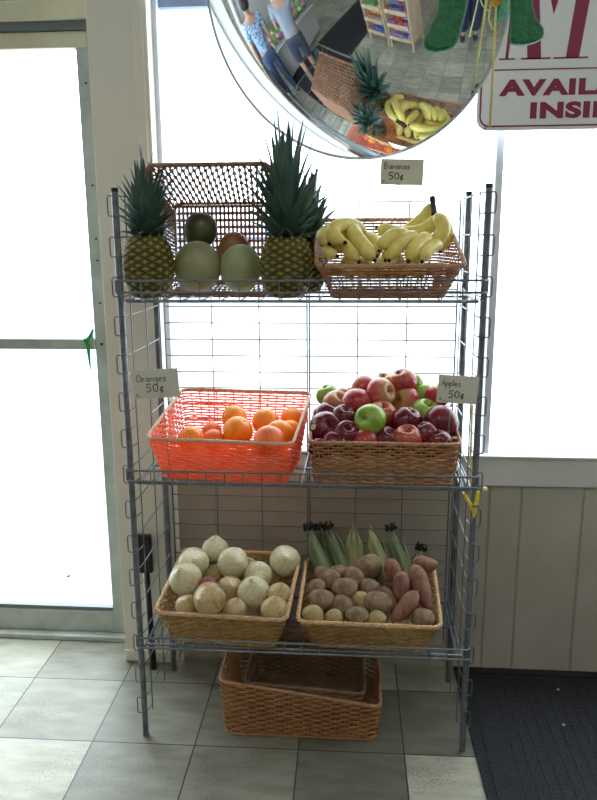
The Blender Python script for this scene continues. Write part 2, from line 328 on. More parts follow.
# ================================================================ WICKER BASKETS
def basket(label, bw, bd, rw, rd, hf, hb, loc, rot, weave_m, rim_m, stake_m=None, pitch=.0062, fill=.40, K=60, amp=.0024, skew=0, rimr=.0042, sr=.0016, thk=.0011, yoff=0, base_gap=.022, base_pitch=None, base_sr=.0017):
    t = thing('wicker_basket', label, 'basket', loc, rot)
    S = 4; n = K*S; rc = .022
    # rounded rectangle sampled uniformly on the rim
    pts = []; seg = []
    hx, hy = rw/2-rc, rd/2-rc
    L = [2*hx, PI/2*rc, 2*hy, PI/2*rc]*2; tot = sum(L)
    def at(d):
        d %= tot; i = 0
        while d > L[i]: d -= L[i]; i += 1
        q = d/L[i]
        if i == 0: return (-1+2*q, -1, 0, -1)
        if i == 1: a = -PI/2+q*PI/2; return (1, -1, math.cos(a), math.sin(a))
        if i == 2: return (1, -1+2*q, 1, 0)
        if i == 3: a = q*PI/2; return (1, 1, math.cos(a), math.sin(a))
        if i == 4: return (1-2*q, 1, 0, 1)
        if i == 5: a = PI/2+q*PI/2; return (-1, 1, math.cos(a), math.sin(a))
        if i == 6: return (-1, 1-2*q, -1, 0)
        a = PI+q*PI/2; return (-1, -1, math.cos(a), math.sin(a))
    U = [at(tot*i/n) for i in range(n)]
    def hgt(i): v = U[i][1]*hy/(rd/2)+U[i][3]*rc/(rd/2); return hf+(hb-hf)*(v+1)/2
    def pos(i, z, off=0):
        u, v, nx, ny = U[i % n]; q = z/hgt(i % n)
        def one(w, d): return u*(w/2-rc)+rc*nx, v*(d/2-rc)+rc*ny
        a, b = one(bw, bd), one(rw, rd)
        return (a[0]+(b[0]-a[0])*q+nx*off+skew*z, a[1]+(b[1]-a[1])*q+ny*off+yoff*q, z)
    m = MB(); z = pitch*.7; row = 0
    hmin, hmax = min(hf, hb), max(hf, hb)
    while z < hmax-rimr*.6:
        inc = [hgt(i) > z+rimr*.6 for i in range(n)]
        runs = []
        if all(inc): runs = [(0, n, True)]
        else:
            i0 = next(i for i in range(n) if not inc[i]); j = 0
            while j < n:
                if inc[(i0+j) % n]:
                    k = j
                    while k < n and inc[(i0+k) % n]: k += 1
                    if k-j > 2: runs.append((i0+j, k-j, False))
                    j = k
                else: j += 1
        ha = pitch*fill; jit = random.uniform(-.0004, .0004)
        for s0, c, closed in runs:
            v = []; f = []
            for q in range(c):
                i = s0+q; off = amp*math.cos(PI*i/S+PI*row); jz = z+jit+.0003*math.sin(i*1.7+row*2.1)
                v += [pos(i, jz-ha, off), pos(i, jz, off+thk*1.3), pos(i, jz+ha, off), pos(i, jz, off-thk*1.3)]
            cc = c if closed else c-1
            for q in range(cc):
                a = q*4; b_ = ((q+1) % c)*4
                for k in range(4): f.append((a+k, a+(k+1) % 4, b_+(k+1) % 4, b_+k))
            m.add(v, f)
        z += pitch; row += 1
    m.build('woven_sides', weave_m, t)
    st = MB()
    for k in range(K):
        i = k*S
        st.tube([pos(i, 0), pos(i, hgt(i)*.5), pos(i, hgt(i)-.001)], sr, 5)
    st.build('stakes', stake_m or weave_m, t)
    # woven base
    bs = MB(); nb = int(bw/base_gap); nrow = int(bd/(base_pitch or pitch)/1.1)
    for k in range(nb):
        x = -bw/2+.012+(bw-.024)*k/(nb-1); bs.tube([(x, -bd/2+.004, .0035), (x, bd/2-.004, .0035)], base_sr, 5)
    for r in range(nrow):
        y = -bd/2+.006+(bd-.012)*r/(nrow-1); N_ = nb*2; v = []; f = []
        for q in range(N_+1):
            x = -bw/2+.004+(bw-.008)*q/N_; zz = .0035+.002*math.cos(PI*(q-.5)/1+PI*r)
            hw = pitch*fill
            v += [(x, y-hw, zz), (x, y, zz+.0012), (x, y+hw, zz), (x, y, zz-.0012)]
        for q in range(N_):
            for k in range(4): f.append((q*4+k, q*4+(k+1) % 4, q*4+4+(k+1) % 4, q*4+4+k))
        bs.add(v, f)
    bs.build('woven_base', weave_m, t)
    rm = MB()
    for ph in range(3):
        pts = []
        for i in range(0, n, 1):
            a = 2*PI*i/n*round(K*.55)+ph*2*PI/3; p = pos(i, hgt(i)); nx, ny = U[i][2], U[i][3]
            pts.append((p[0]+nx*math.cos(a)*rimr*.6, p[1]+ny*math.cos(a)*rimr*.6, p[2]+math.sin(a)*rimr*.6))
        rm.tube(pts, rimr*.62, 5, closed=True)
    rm.build('braided_rim', rim_m, t)
    fb = MB(); 
    fb.tube([pos(i, .003) for i in range(0, n, 2)], rimr*.7, 5, closed=True); fb.build('base_rim', weave_m, t)
    return t
R = math.radians
basket('brown wicker basket tipped on its side behind the melons and pineapples', .27, .22, .320, .331, .11, .188, (.235, .222, 1.4345), (R(90), 0, 0), 'wicker_brown', 'wicker_brown', yoff=.034, pitch=.0145, fill=.27, K=84, amp=.0034, sr=.0030, rimr=.0056, base_gap=.0118, base_pitch=.0165, base_sr=.0034)
basket('reddish brown wicker basket holding bananas on the top shelf', .285, .235, .370, .315, .082, .200, (.690, .132, 1.2995), (0, 0, R(3)), 'wicker_red', 'rim_red', pitch=.0080, fill=.38, K=50, amp=.0040, rimr=.0055)
basket('bright orange wicker basket holding oranges on the middle shelf', .350, .245, .405, .325, .125, .195, (.264, .137, .799), (0, 0, R(-5)), 'wicker_orange', 'wicker_cream', 'wicker_orange', pitch=.0080, fill=.36, K=52, amp=.0028, rimr=.0042)
basket('honey brown wicker basket heaped with apples on the middle shelf', .375, .255, .402, .285, .118, .145, (.692, .145, .799), (0, 0, 0), 'wicker_honey', 'rim_red', pitch=.0082, fill=.38, K=48, amp=.0044, rimr=.0046)
basket('tan wicker basket full of onions on the bottom shelf', .300, .235, .378, .310, .108, .165, (.247, .130, .304), (0, 0, R(-3)), 'wicker_tan', 'rim_tan', pitch=.0082, fill=.37, K=52, amp=.0044, rimr=.0058)
basket('tan wicker basket holding potatoes and corn on the bottom shelf', .315, .225, .398, .305, .098, .150, (.660, .128, .304), (0, 0, R(-1.0)), 'wicker_tan', 'rim_tan', pitch=.0082, fill=.37, K=52, amp=.0044, rimr=.0058)
basket('empty brown wicker basket on the floor under the rack, one end taller', .32, .45, .335, .475, .118, .182, (.460, .182, .001), (0, 0, R(90)), 'wicker_honey', 'rim_red', pitch=.0084, fill=.38, K=56, amp=.0046)
basket('dusty grey-brown wicker basket nested inside the brown one on the floor', .25, .33, .275, .36, .112, .135, (.470, .200, .014), (0, 0, R(90)), 'wicker_dark', 'wicker_dark', pitch=.0082, fill=.44, K=48, amp=.0034)
# ================================================================ PRODUCE
def fruit_mat(name, c1, c2, c3=None, rough=.25, axis_split=.5, streak=8, spec=.5, speck=None):
    """skin blend: c1 base, c2 streaked over by noise, c3 towards the stem end"""
    m = bpy.data.materials.new(name); m.use_nodes = True; nt = m.node_tree; N = nt.nodes.new; L = nt.links.new
    b = nt.nodes['Principled BSDF']; b.inputs['Roughness'].default_value = rough; b.inputs['Specular IOR Level'].default_value = spec
    tc = N('ShaderNodeTexCoord'); mp = N('ShaderNodeMapping'); mp.inputs['Scale'].default_value = (1, 1, .25); L(tc.outputs['Object'], mp.inputs[0])
    n = N('ShaderNodeTexNoise'); n.inputs['Scale'].default_value = streak*10; n.inputs['Detail'].default_value = 5; L(mp.outputs[0], n.inputs['Vector'])
    n2 = N('ShaderNodeTexNoise'); n2.inputs['Scale'].default_value = 22; L(tc.outputs['Object'], n2.inputs['Vector'])
    add = N('ShaderNodeMath'); add.operation = 'ADD'; L(n.outputs['Fac'], add.inputs[0]); L(n2.outputs['Fac'], add.inputs[1])
    r = N('ShaderNodeValToRGB'); r.color_ramp.elements[0].position = .42; r.color_ramp.elements[1].position = .58
    r.color_ramp.elements[0].color = (*c1, 1); r.color_ramp.elements[1].color = (*c2, 1)
    h = N('ShaderNodeMath'); h.operation = 'MULTIPLY'; h.inputs[1].default_value = .5; L(add.outputs[0], h.inputs[0]); L(h.outputs[0], r.inputs[0])
    last = r.outputs[0]
    if c3:
        sep = N('ShaderNodeSeparateXYZ'); L(tc.outputs['Object'], sep.inputs[0])
        mr = N('ShaderNodeMapRange'); mr.inputs[1].default_value = .006; mr.inputs[2].default_value = .034; L(sep.outputs[2], mr.inputs[0])
        ad = N('ShaderNodeMath'); ad.operation = 'MULTIPLY'; L(mr.outputs[0], ad.inputs[0]); L(n2.outputs['Fac'], ad.inputs[1])
        a2 = N('ShaderNodeMath'); a2.operation = 'MULTIPLY'; a2.inputs[1].default_value = 1.7; a2.use_clamp = True; L(ad.outputs[0], a2.inputs[0])
        mx = N('ShaderNodeMix'); mx.data_type = 'RGBA'; L(a2.outputs[0], mx.inputs[0]); L(last, mx.inputs[6]); mx.inputs[7].default_value = (*c3, 1); last = mx.outputs[2]
    if speck:
        v = N('ShaderNodeTexVoronoi'); v.inputs['Scale'].default_value = 180; L(tc.outputs['Object'], v.inputs['Vector'])
        lt = N('ShaderNodeMath'); lt.operation = 'LESS_THAN'; lt.inputs[1].default_value = .16; L(v.outputs['Distance'], lt.inputs[0])
        mx = N('ShaderNodeMix'); mx.data_type = 'RGBA'; L(lt.outputs[0], mx.inputs[0]); L(last, mx.inputs[6]); mx.inputs[7].default_value = (*speck, 1); last = mx.outputs[2]
    L(last, b.inputs['Base Color'])
    return m
AP = dict(
 dark=fruit_mat('dark_red_apple', (.10, .004, .012), (.17, .010, .022), None, .22, speck=(.25, .08, .07)),
 red=fruit_mat('red_apple', (.30, .012, .022), (.42, .035, .04), (.45, .14, .05), .25, speck=(.5, .25, .18)),
 blush=fruit_mat('blush_apple', (.42, .03, .045), (.50, .09, .07), (.46, .40, .12), .28, speck=(.6, .4, .25)),
 green=fruit_mat('green_apple', (.20, .34, .035), (.28, .42, .06), None, .25, speck=(.45, .55, .25)))
stem_m = mat('stem_brown', (.10, .06, .03), .7)
def apple_mesh(kind, seed):
    rn = random.Random(seed); tall = {'dark': 1.04, 'red': .98, 'blush': .93, 'green': .94}[kind]
    prof = []
    for i in range(23):
        t = PI*i/22; r = math.sin(t)**.92*(1+.10*math.cos(t)); z = -math.cos(t)*.92*tall
        z -= -.30*math.exp(-(r/.30)**2) * (1 if t < PI/2 else 0)*1.0
        z += -.42*math.exp(-(r/.33)**2) * (1 if t > PI/2 else 0)
        prof.append((max(r, .004), z))
    l = .05 if kind == 'dark' else .02; p0 = rn.random()*6
    m = MB(); m.lathe(prof, 30, fn=lambda x, y, z, a: (x*(1+l*.5*math.cos(5*a)*(-z)), y*(1+l*.5*math.cos(5*a)*(-z))*(1+.03*math.sin(a+p0)), z*(1+.03*math.cos(2*a+p0)) + .02*x))
    m.v = [(x*.037, y*.037, z*.037) for x, y, z in m.v]
    return m
protos = {}
for kd in AP:
    for s in range(2):
        t = thing('apple', '', 'apple'); apple_mesh(kd, s*7+3).build('flesh', AP[kd], t)
        MB().tube([(0, 0, .016), (.001, 0, .024), (.003, .001, .031)], [.0012, .0010, .0016], 6).build('stem', stem_m, t)
        protos[kd, s] = [t, False]
def put_apple(kd, p, label, tilt, turn, grp='apples heaped in the basket'):
    s = random.randrange(2); pr = protos[kd, s]
    if not pr[1]: o = pr[0]; pr[1] = True
    else: o = copy_tree(pr[0])
    o.location = p[:3]; q = p[3]*1.14/.0372; o.scale = (q, q, q); o.rotation_euler = Euler((tilt, turn, random.uniform(0, 6)), 'YXZ') if 0 else Euler((tilt, turn, random.uniform(-3, 3)))
    o['label'] = label; o['group'] = grp; return o
AL = [
 ((.529, .2701, .9923, .0321), 'green', 'green apple at the back left corner of the apple heap', .3, .2),
 ((.6342, .2436, 1.0205, .0353), 'blush', 'pink and yellow apple with its stem hollow showing, back of the heap', .9, .2),
 ((.5608, .218, .9757, .0375), 'blush', 'rosy apple tucked behind the big pink apple, left part of heap', .4, -.5),
 ((.6177, .1763, .9879, .0416), 'red', 'big pink-red apple leaning right, left of the heap centre', .5, .6),
 ((.534, .1626, .9553, .034), 'dark', 'dark red apple half hidden behind the stickered one', .3, .3),
 ((.534, .0939, .9365, .0403), 'dark', 'dark red apple with an oval sticker at the left front', 1.0, .5),
 ((.6526, .0768, .963, .0405), 'green', 'bright green apple at the front middle of the heap', 1.1, .5),
 ((.5914, .0620, .9240, .0371), 'dark', 'very dark red apple just left of the front green apple', .6, .1),
 ((.6883, .1933, 1.0133, .0407), 'blush', 'red and yellow apple facing out, left of the topmost pair', 1.2, .5),
 ((.6430, .0520, .9100, .0345), 'red', 'red apple on the basket edge below the front green apple', .4, .3),
 ((.6875, .1389, .963, .0395), 'red', 'plain red apple right above the front green apple', .2, -.3),
 ((.7490, .2450, 1.0380, .0385), 'red', 'red apple at the very top of the heap', .3, .3),
 ((.7565, .2164, .9869, .0387), 'blush', 'rosy green-bottomed apple just below the topmost apple', 1.3, 0),
 ((.8118, .2543, 1.0008, .0319), 'green', 'green apple behind the larger green one, right side of heap', .2, .3),
 ((.8143, .1757, .9615, .0408), 'green', 'large green apple left of the big plum-dark apple', .3, .4),
 ((.7573, .109, .953, .0389), 'dark', 'dark apple with a glossy rim in the middle of the heap', .5, .1),
 ((.7550, .0520, .9180, .0385), 'red', 'shiny red apple on the basket edge, front centre', .35, .1),
 ((.853, .1122, .9524, .0428), 'dark', 'big plum-dark apple at the right end below the price card', .5, -.4),
 ((.8050, .0720, .9260, .0354), 'dark', 'dark apple with a white glint left under the plum-dark one', .2, .3),
 ((.8380, .0520, .9120, .0322), 'dark', 'small dark apple at the front right corner of the basket', .3, .2),
 ((.698, .2565, 1.03, .0322), 'blush', 'rosy apple peeping over the back behind the top apples', .3, .1),
 ((.8502, .2109, 1.0052, .0316), 'red', 'red apple half hidden beside the white price card', .2, .2),
 ((.701, .0600, .9120, .0339), 'dark', 'dark apple low between the two front red apples', .3, .4),
 ((.5580, .0450, .9060, .0325), 'dark', 'dark apple along the front rim near the left corner', .3, .2),
 ((.522, .0419, .8906, .0299), 'dark', 'dark apple deepest in the front left corner', .2, .2),
 ((.780, .2750, 1.030, .0300), 'green', 'small green apple peeping out behind the topmost red apple', .2, .2),
 ((.5828, .1232, .9583, .0338), 'dark', 'shadowed dark apple under the big pink-red apple', .3, .3),
 ((.6282, .1534, .9247, .0344), 'dark', 'dark apple in the gap left of the front green apple', .3, .1),
 ((.8022, .2121, .8995, .034), 'dark', 'deep red apple buried beneath the large green apple', .2, .1),
 ((.7281, .1864, .9324, .0342), 'red', 'red apple buried beneath the rosy green-bottomed one', .1, .1),
 ((.588, .2781, .979, .0359), 'red', 'red apple against the back rim behind the rosy left apple', .2, .1),
 ((.6734, .1089, .8861, .034), 'dark', 'dark apple in the lowest layer, middle of the basket', .3, .1),
 ((.7402, .1201, .8782, .0338), 'dark', 'dark apple in the lowest layer, right of middle', .3, .1),
 ((.8095, .1166, .8782, .0337), 'dark', 'dark apple in the lowest layer near the right wall', .3, .1),
 ((.6023, .1012, .8782, .0339), 'dark', 'dark apple in the lowest layer, left of middle', .3, .1),
 ((.5414, .1699, .8776, .0348), 'dark', 'dark apple in the lowest layer near the left wall', .3, .1),
 ((.6275, .2378, .9369, .0356), 'red', 'red apple in the back row under the pink and yellow one', .3, .1),
 ((.7014, .2524, .9496, .0356), 'red', 'red apple in the back row, centre', .3, .1),
 ((.7767, .2724, .9481, .0355), 'red', 'red apple in the back row under the topmost apple', .3, .1),
 ((.8412, .2525, .9364, .035), 'red', 'red apple in the back row at the right end', .3, .1),
]
for i, (p, kd, lab, tl, tn) in enumerate(AL):
    o = put_apple(kd, p, lab, tl, tn)
    if i == 5:
        st_ = MB().lathe([(.0005, 0), (.0065, 0), (.0065, .0012), (.0005, .0015)], 16, fn=lambda x, y, z, a: (x, y*1.4, z)).build('sticker', 'paper', o)
        st_.matrix_parent_inverse = Matrix()
        st_.location = Matrix.Rotation(0, 3, 'X') @ (o.rotation_euler.to_matrix().inverted() @ Vector((-.030, -.026, .006))*.93)
        st_.rotation_mode = 'QUATERNION'; st_.rotation_quaternion = st_.location.to_track_quat('Z', 'Y')

# ---- oranges
org = fruit_mat('orange_peel', (.92, .24, .008), (.98, .33, .015), None, .38); org_r = fruit_mat('reddish_peel', (.85, .16, .035), (.92, .24, .06), None, .38)
for m in (org, org_r):
    nt = m.node_tree; b_ = nt.nodes['Principled BSDF']; v = nt.nodes.new('ShaderNodeTexNoise'); v.inputs['Scale'].default_value = 400
    tcn = [n for n in nt.nodes if n.type == 'TEX_COORD'][0]; nt.links.new(tcn.outputs['Object'], v.inputs['Vector'])
    bp = nt.nodes.new('ShaderNodeBump'); bp.inputs['Strength'].default_value = .35; bp.inputs['Distance'].default_value = .002
    nt.links.new(v.outputs['Fac'], bp.inputs['Height']); nt.links.new(bp.outputs[0], b_.inputs['Normal'])
    b_.inputs['Subsurface Weight'].default_value = .25; b_.inputs['Subsurface Radius'].default_value = (.03, .012, .004); b_.inputs['Subsurface Scale'].default_value = .6
def sphere_prof(n=18, flat=1.0, dim=.10):
    P_ = []
    for i in range(n+1):
        t = PI*i/n; r = math.sin(t); z = -math.cos(t)*flat
        if t > PI/2: z -= dim*math.exp(-(r/.16)**2)
        P_.append((max(r, .004), z))
    return P_
def orange_obj(m):
    t = thing('orange', '', 'orange'); q = MB().lathe(sphere_prof(20, .96, .07), 28); q.v = [(x*.04, y*.04, z*.04) for x, y, z in q.v]; q.build('peel', m, t)
    MB().lathe([(.0005, .0355), (.0026, .0358), (.0022, .0366), (.0005, .0368)], 8).build('stem_button', mat('button_green', (.22, .25, .06), .7), t); return t
po = {'o': orange_obj(org), 'r': orange_obj(org_r)}; used = set()
OL = [((.2571, .205, .9308, .0385), 'o', 'orange at the back, left of the basket centre'),
 ((.2791, .1299, .9114, .043), 'o', 'brightest orange in front centre of the basket'),
 ((.3538, .1819, .9258, .0409), 'o', 'orange at the back right of the brightest one'),
 ((.4248, .24, .9213, .0352), 'o', 'orange in the back right corner of the basket'),
 ((.4004, .1002, .9124, .0397), 'o', 'large orange at the right side near the front'),
 ((.3814, .0222, .9150, .0419), 'r', 'reddish orange against the front wall, right of centre'),
 ((.1494, .0958, .895, .037), 'o', 'orange alone at the far left of the basket'),
 ((.1892, .2001, .8882, .0298), 'r', 'small reddish orange at the back left, behind its neighbour'),
 ((.2097, .1245, .885, .0316), 'r', 'small reddish orange left of the brightest one'),
 ((.4261, .1746, .8997, .0342), 'o', 'orange wedged between back corner and right side oranges')]
for p, k, lab in OL:
    o = po[k] if k not in used else copy_tree(po[k]); used.add(k)
    o.location = p[:3]; s = p[3]/.0395; o.scale = (s, s, s); o.rotation_euler = (random.uniform(.3, 1.5), random.uniform(-.6, .6), random.uniform(0, 6)); o['label'] = lab; o['group'] = 'oranges in the orange basket'
# lower layer hidden under the seen ones, glowing through the weave
for j, (x, y) in enumerate(((.18, .07), (.26, .06), (.315, .13), (.16, .16), (.37, .19), (.24, .16))):
    pass

# ---- onions
def onion_mat(name, c1, c2, c3):
    m = bpy.data.materials.new(name); m.use_nodes = True; nt = m.node_tree; N = nt.nodes.new; L = nt.links.new
    b = nt.nodes['Principled BSDF']; b.inputs['Roughness'].default_value = .3
    tc = N('ShaderNodeTexCoord'); g = N('ShaderNodeTexNoise'); mp = N('ShaderNodeMapping'); mp.inputs['Scale'].default_value = (1, 1, .12); L(tc.outputs['Object'], mp.inputs[0]); L(mp.outputs[0], g.inputs['Vector']); g.inputs['Scale'].default_value = 160; g.inputs['Detail'].default_value = 2
    r = N('ShaderNodeValToRGB'); r.color_ramp.elements[0].position = .4; r.color_ramp.elements[1].position = .62; r.color_ramp.elements[0].color = (*c1, 1); r.color_ramp.elements[1].color = (*c2, 1); L(g.outputs['Fac'], r.inputs[0])
    n = N('ShaderNodeTexNoise'); n.inputs['Scale'].default_value = 28; n.inputs['Detail'].default_value = 4; L(tc.outputs['Object'], n.inputs['Vector'])
    r2_ = N('ShaderNodeValToRGB'); r2_.color_ramp.elements[0].position = .56; r2_.color_ramp.elements[1].position = .62; r2_.color_ramp.elements[0].color = (0, 0, 0, 1); r2_.color_ramp.elements[1].color = (.8, .8, .8, 1); L(n.outputs['Fac'], r2_.inputs[0])
    mx = N('ShaderNodeMix'); mx.data_type = 'RGBA'; L(r2_.outputs[0], mx.inputs[0]); L(r.outputs[0], mx.inputs[6]); mx.inputs[7].default_value = (*c3, 1); L(mx.outputs[2], b.inputs['Base Color'])
    return m
om = {'w': onion_mat('white_onion_skin', (.58, .55, .34), (.70, .67, .46), (.56, .44, .22)), 'b': onion_mat('tan_onion_skin', (.48, .36, .17), (.58, .47, .25), (.36, .19, .07)), 'r': onion_mat('red_onion_skin', (.20, .05, .06), (.28, .09, .08), (.2, .08, .05))}
dry = mat('dry_skin', (.50, .36, .18), .7, c2=(.62, .50, .30), scale=80)
def onion_obj(k, seed):
    t = thing('onion', '', 'onion'); P_ = []
    for i in range(21):
        a = PI*i/20; r = math.sin(a)**.95; z = -math.cos(a)*.86
        if a > PI*.78: z += (a-PI*.78)*.42; r = max(r*.95, .07)
        P_.append((max(r, .03), z))
    rn = random.Random(seed); p0 = rn.random()*6
    q = MB().lathe(P_, 28, fn=lambda x, y, z, a: (x*(1+.025*math.sin(2*a+p0)), y*(1+.02*math.cos(3*a+p0)), z+.04*x*math.sin(p0))); q.v = [(x*.045, y*.045, z*.045) for x, y, z in q.v]; q.build('bulb', om[k], t)
    n_ = MB()
    for j in range(5):
        a = j*1.26; n_.tube([(.002*math.cos(a), .002*math.sin(a), .040), (.003*math.cos(a), .003*math.sin(a), .048), (.006*math.cos(a), .006*math.sin(a), .056+.003*rn.random())], [.0030, .0018, .0006], 5)
    n_.build('dry_neck', dry, t)
    rt_ = MB()
    for j in range(9):
        a = j*.7; rt_.tube([(.002*math.cos(a), .002*math.sin(a), -.038), (.005*math.cos(a), .005*math.sin(a), -.0415)], .0009, 4)
    rt_.build('root_tuft', dry, t)
    return t
pon = {k: onion_obj(k, ord(k)) for k in 'wbr'}; used = set()
NL = [((.117, .0958, .4632, .0483), 'w', 'large white onion at the far left of the basket', .6, -.2),
 ((.1215, .1873, .4728, .0463), 'w', 'white onion behind the far left one', 1.0, .3),
 ((.1775, .2518, .4896, .0424), 'w', 'white onion at the back with its neck pointing up', .05, .05),
 ((.2432, .1917, .475, .0476), 'w', 'big white onion at the back centre, neck turned aside', .5, 1.2),
 ((.4000, .2277, .469, .0474), 'w', 'large white onion alone at the back right corner', 1.0, .2),
 ((.3205, .0908, .4304, .047), 'w', 'large pale onion at the front right of centre', .5, .1),
 ((.2044, .0120, .4450, .0468), 'b', 'brown-tinged onion against the front rim, left of centre', 1.2, -.4),
 ((.2434, .1258, .4198, .04), 'b', 'tan papery onion in the middle of the basket', 1.0, .2),
 ((.3232, .1766, .4436, .0422), 'w', 'white onion behind the large pale front one', 1.6, .4),
 ((.3986, .0779, .4326, .0351), 'b', 'small tan onion at the right side of the basket', .4, .2),
 ((.3903, .0120, .4206, .0372), 'b', 'yellowish onion in the front right corner, neck turned up', .2, .1),
 ((.2787, .0120, .4180, .0317), 'b', 'small papery onion at the front rim, centre', .2, .2),
 ((.1878, .079, .4548, .0269), 'r', 'small red onion between the pale ones', .4, .2),
 ((.1341, .0299, .4136, .0321), 'b', 'small onion low in the front left corner', .5, .2),
 ((.1817, .2115, .424, .0342), 'b', 'shadowed tan onion beneath the back upright one', .4, .2),
 ((.3626, .2451, .4056, .0328), 'b', 'tan onion low beside the back right large one', .5, .2),
 ((.2811, .2456, .4397, .0283), 'w', 'small white onion behind the big back centre one', .5, .2)]
for p, k, lab, tl, tn in NL:
    o = pon[k] if k not in used else copy_tree(pon[k]); used.add(k)
    o.location = p[:3]; s = p[3]/.044; o.scale = (s, s, s); o.rotation_euler = (tl, tn, random.uniform(-.5, .5)); o['label'] = lab; o['group'] = 'onions in the left bottom basket'

# ---- potatoes and sweet potatoes
pm = mat('potato_skin', (.16, .10, .055), .75, c2=(.30, .20, .115), scale=45, bump=.35, bscale=90)
ym = mat('yellow_potato_skin', (.36, .27, .11), .75, c2=(.46, .36, .17), scale=45, bump=.3, bscale=90)
sm_ = mat('sweet_potato_skin', (.20, .085, .055), .75, c2=(.31, .155, .10), scale=50, bump=.4, bscale=80, stretch=(1, 1, .4))
eye_m = mat('potato_eye', (.12, .07, .04), .9)
def potato_obj(m, seed):
    rn = random.Random(seed); a0, a1, a2 = [rn.random()*6 for _ in range(3)]
    q = MB().lathe(sphere_prof(18, 1, 0), 24, fn=lambda x, y, z, a: (x*1.08*(1+.05*math.sin(2*z+a0)), y*.94*(1+.06*math.cos(3*a+a1)*(1-abs(z))), z*.92+.06*math.sin(2.2*x+a2)))
    q.v = [(x*.034, y*.034, z*.034) for x, y, z in q.v]; t = thing('potato', '', 'potato'); q.build('skin', m, t)
    e = MB()
    for j in range(5):
        d = Vector((rn.uniform(-1, 1), -abs(rn.uniform(.3, 1)), rn.uniform(-.5, 1))).normalized(); p = Vector((d.x*1.17, d.y*.89, d.z*.87))*.034
        e.lathe([(.0004, -.001), (.0016, 0), (.0004, .0006)], 6, p)
    e.build('eyes', eye_m, t); return t
pp = {('p', 0): potato_obj(pm, 1), ('p', 1): potato_obj(pm, 5), ('y', 0): potato_obj(ym, 9)}; used = set()
PL = [((.5219, .0615, .4275, .034), 'p', 0, 'round potato at the left end of the potato basket'),
 ((.545, .1494, .4485, .0333), 'p', 1, 'potato in the upper left of the pile, below a smaller one'),
 ((.5888, .1083, .4418, .0344), 'p', 0, 'potato at the upper middle of the pile, left of the yellow one'),
 ((.5826, .0552, .4132, .0337), 'p', 1, 'potato directly below the upper middle one'),
 ((.6858, .0618, .4225, .038), 'p', 0, 'large speckled potato beside the sweet potatoes'),
 ((.6595, .2024, .4706, .0395), 'p', 1, 'biggest dark potato at the top of the pile by the corn'),
 ((.6158, .1595, .4549, .0308), 'p', 0, 'dark potato just left of and below the biggest one'),
 ((.6616, .1327, .4341, .0304), 'p', 1, 'potato in the centre, below the biggest dark one'),
 ((.6352, .0883, .4158, .0275), 'y', 0, 'yellow potato in the middle of the pile'),
 ((.625, .0150, .4055, .0298), 'p', 0, 'potato at the front rim, centre of the basket'),
 ((.5006, .0150, .4055, .0286), 'y', 0, 'yellowish potato in the front left corner of its basket'),
 ((.5596, .0150, .3999, .0242), 'y', 0, 'small yellowish potato at the front rim, left of centre'),
 ((.6806, .0150, .3977, .0254), 'y', 0, 'flat yellow potato at the front rim under the speckled one'),
 ((.810, .0198, .4037, .0309), 'p', 1, 'potato in the front right corner by the sweet potatoes'),
 ((.5668, .2032, .4443, .0282), 'p', 0, 'potato at the back left in front of the corn'),
 ((.5046, .1134, .4387, .0276), 'p', 1, 'potato against the left wall behind the round one'),
 ((.5207, .1948, .4418, .0265), 'p', 0, 'small potato in the back left corner of its basket'),
 ((.545, .11, .385, .033), 'p', 1, 'buried potato under the left part of the pile'),
 ((.615, .13, .385, .033), 'p', 0, 'buried potato under the middle of the pile'),
 ((.655, .19, .400, .033), 'p', 1, 'buried potato under the biggest dark one')]
for p, k, v_, lab in PL:
    o = pp[k, v_] if (k, v_) not in used else copy_tree(pp[k, v_]); used.add((k, v_))
    o.location = p[:3]; s = p[3]*1.07/.035; o.scale = (s, s, s); o.rotation_euler = (random.uniform(-.3, .3), random.uniform(-.5, .5), random.uniform(-.6, .6)); o['label'] = lab; o['group'] = 'potatoes in the right bottom basket'
def sweet(p0, p1, r, bend, lab):
    A, B = Vector(p0), Vector(p1); d = B-A; L_ = d.length; t = thing('sweet_potato', lab, 'sweet potato', (A+B)/2, group='sweet potatoes in the right bottom basket')
    side_ = d.cross(Vector((0, 1, 0))).normalized(); pts = []; rs = []
    for i in range(19):
        u = i/18; pts.append(A-(A+B)/2+d*u+side_*bend*math.sin(PI*u)+Vector((0, 0, .003*math.sin(7*u)))); q = math.sin(PI*min(max(u, .0), 1))**.55
        rs.append(max(r*q*(1-.25*u)*(1+.05*math.sin(9*u)), .0025))
    MB().tube(pts, rs, 16).build('skin', sm_, t)
    rt_ = MB(); rt_.tube([pts[0], pts[0]-d.normalized()*.008+side_*.002], [.002, .0008], 5).tube([pts[-1], pts[-1]+d.normalized()*.012], [.002, .0006], 5); rt_.build('root_tip', sm_, t)
sweet((.751, .105, .505), (.749, .075, .415), 0.0294, .003, 'reddish sweet potato standing upright in the middle of its group')
sweet((.79, .135, .512), (.832, .055, .412), 0.0328, -.003, 'longest sweet potato, slanting down to the right')
sweet((.797, .062, .463), (.722, .014, .396), 0.0282, .004, 'sweet potato lying slanted across the front of its group')
sweet((.790, .185, .485), (.864, .165, .501), 0.0282, .003, 'sweet potato lying level at the back right corner')
sweet((.712, .185, .500), (.750, .150, .440), 0.0294, .003, 'rounded reddish sweet potato at the back against the corn')
sweet((.694, .105, .450), (.742, .045, .392), 0.0226, .003, 'narrow sweet potato squeezed beside the large speckled potato')

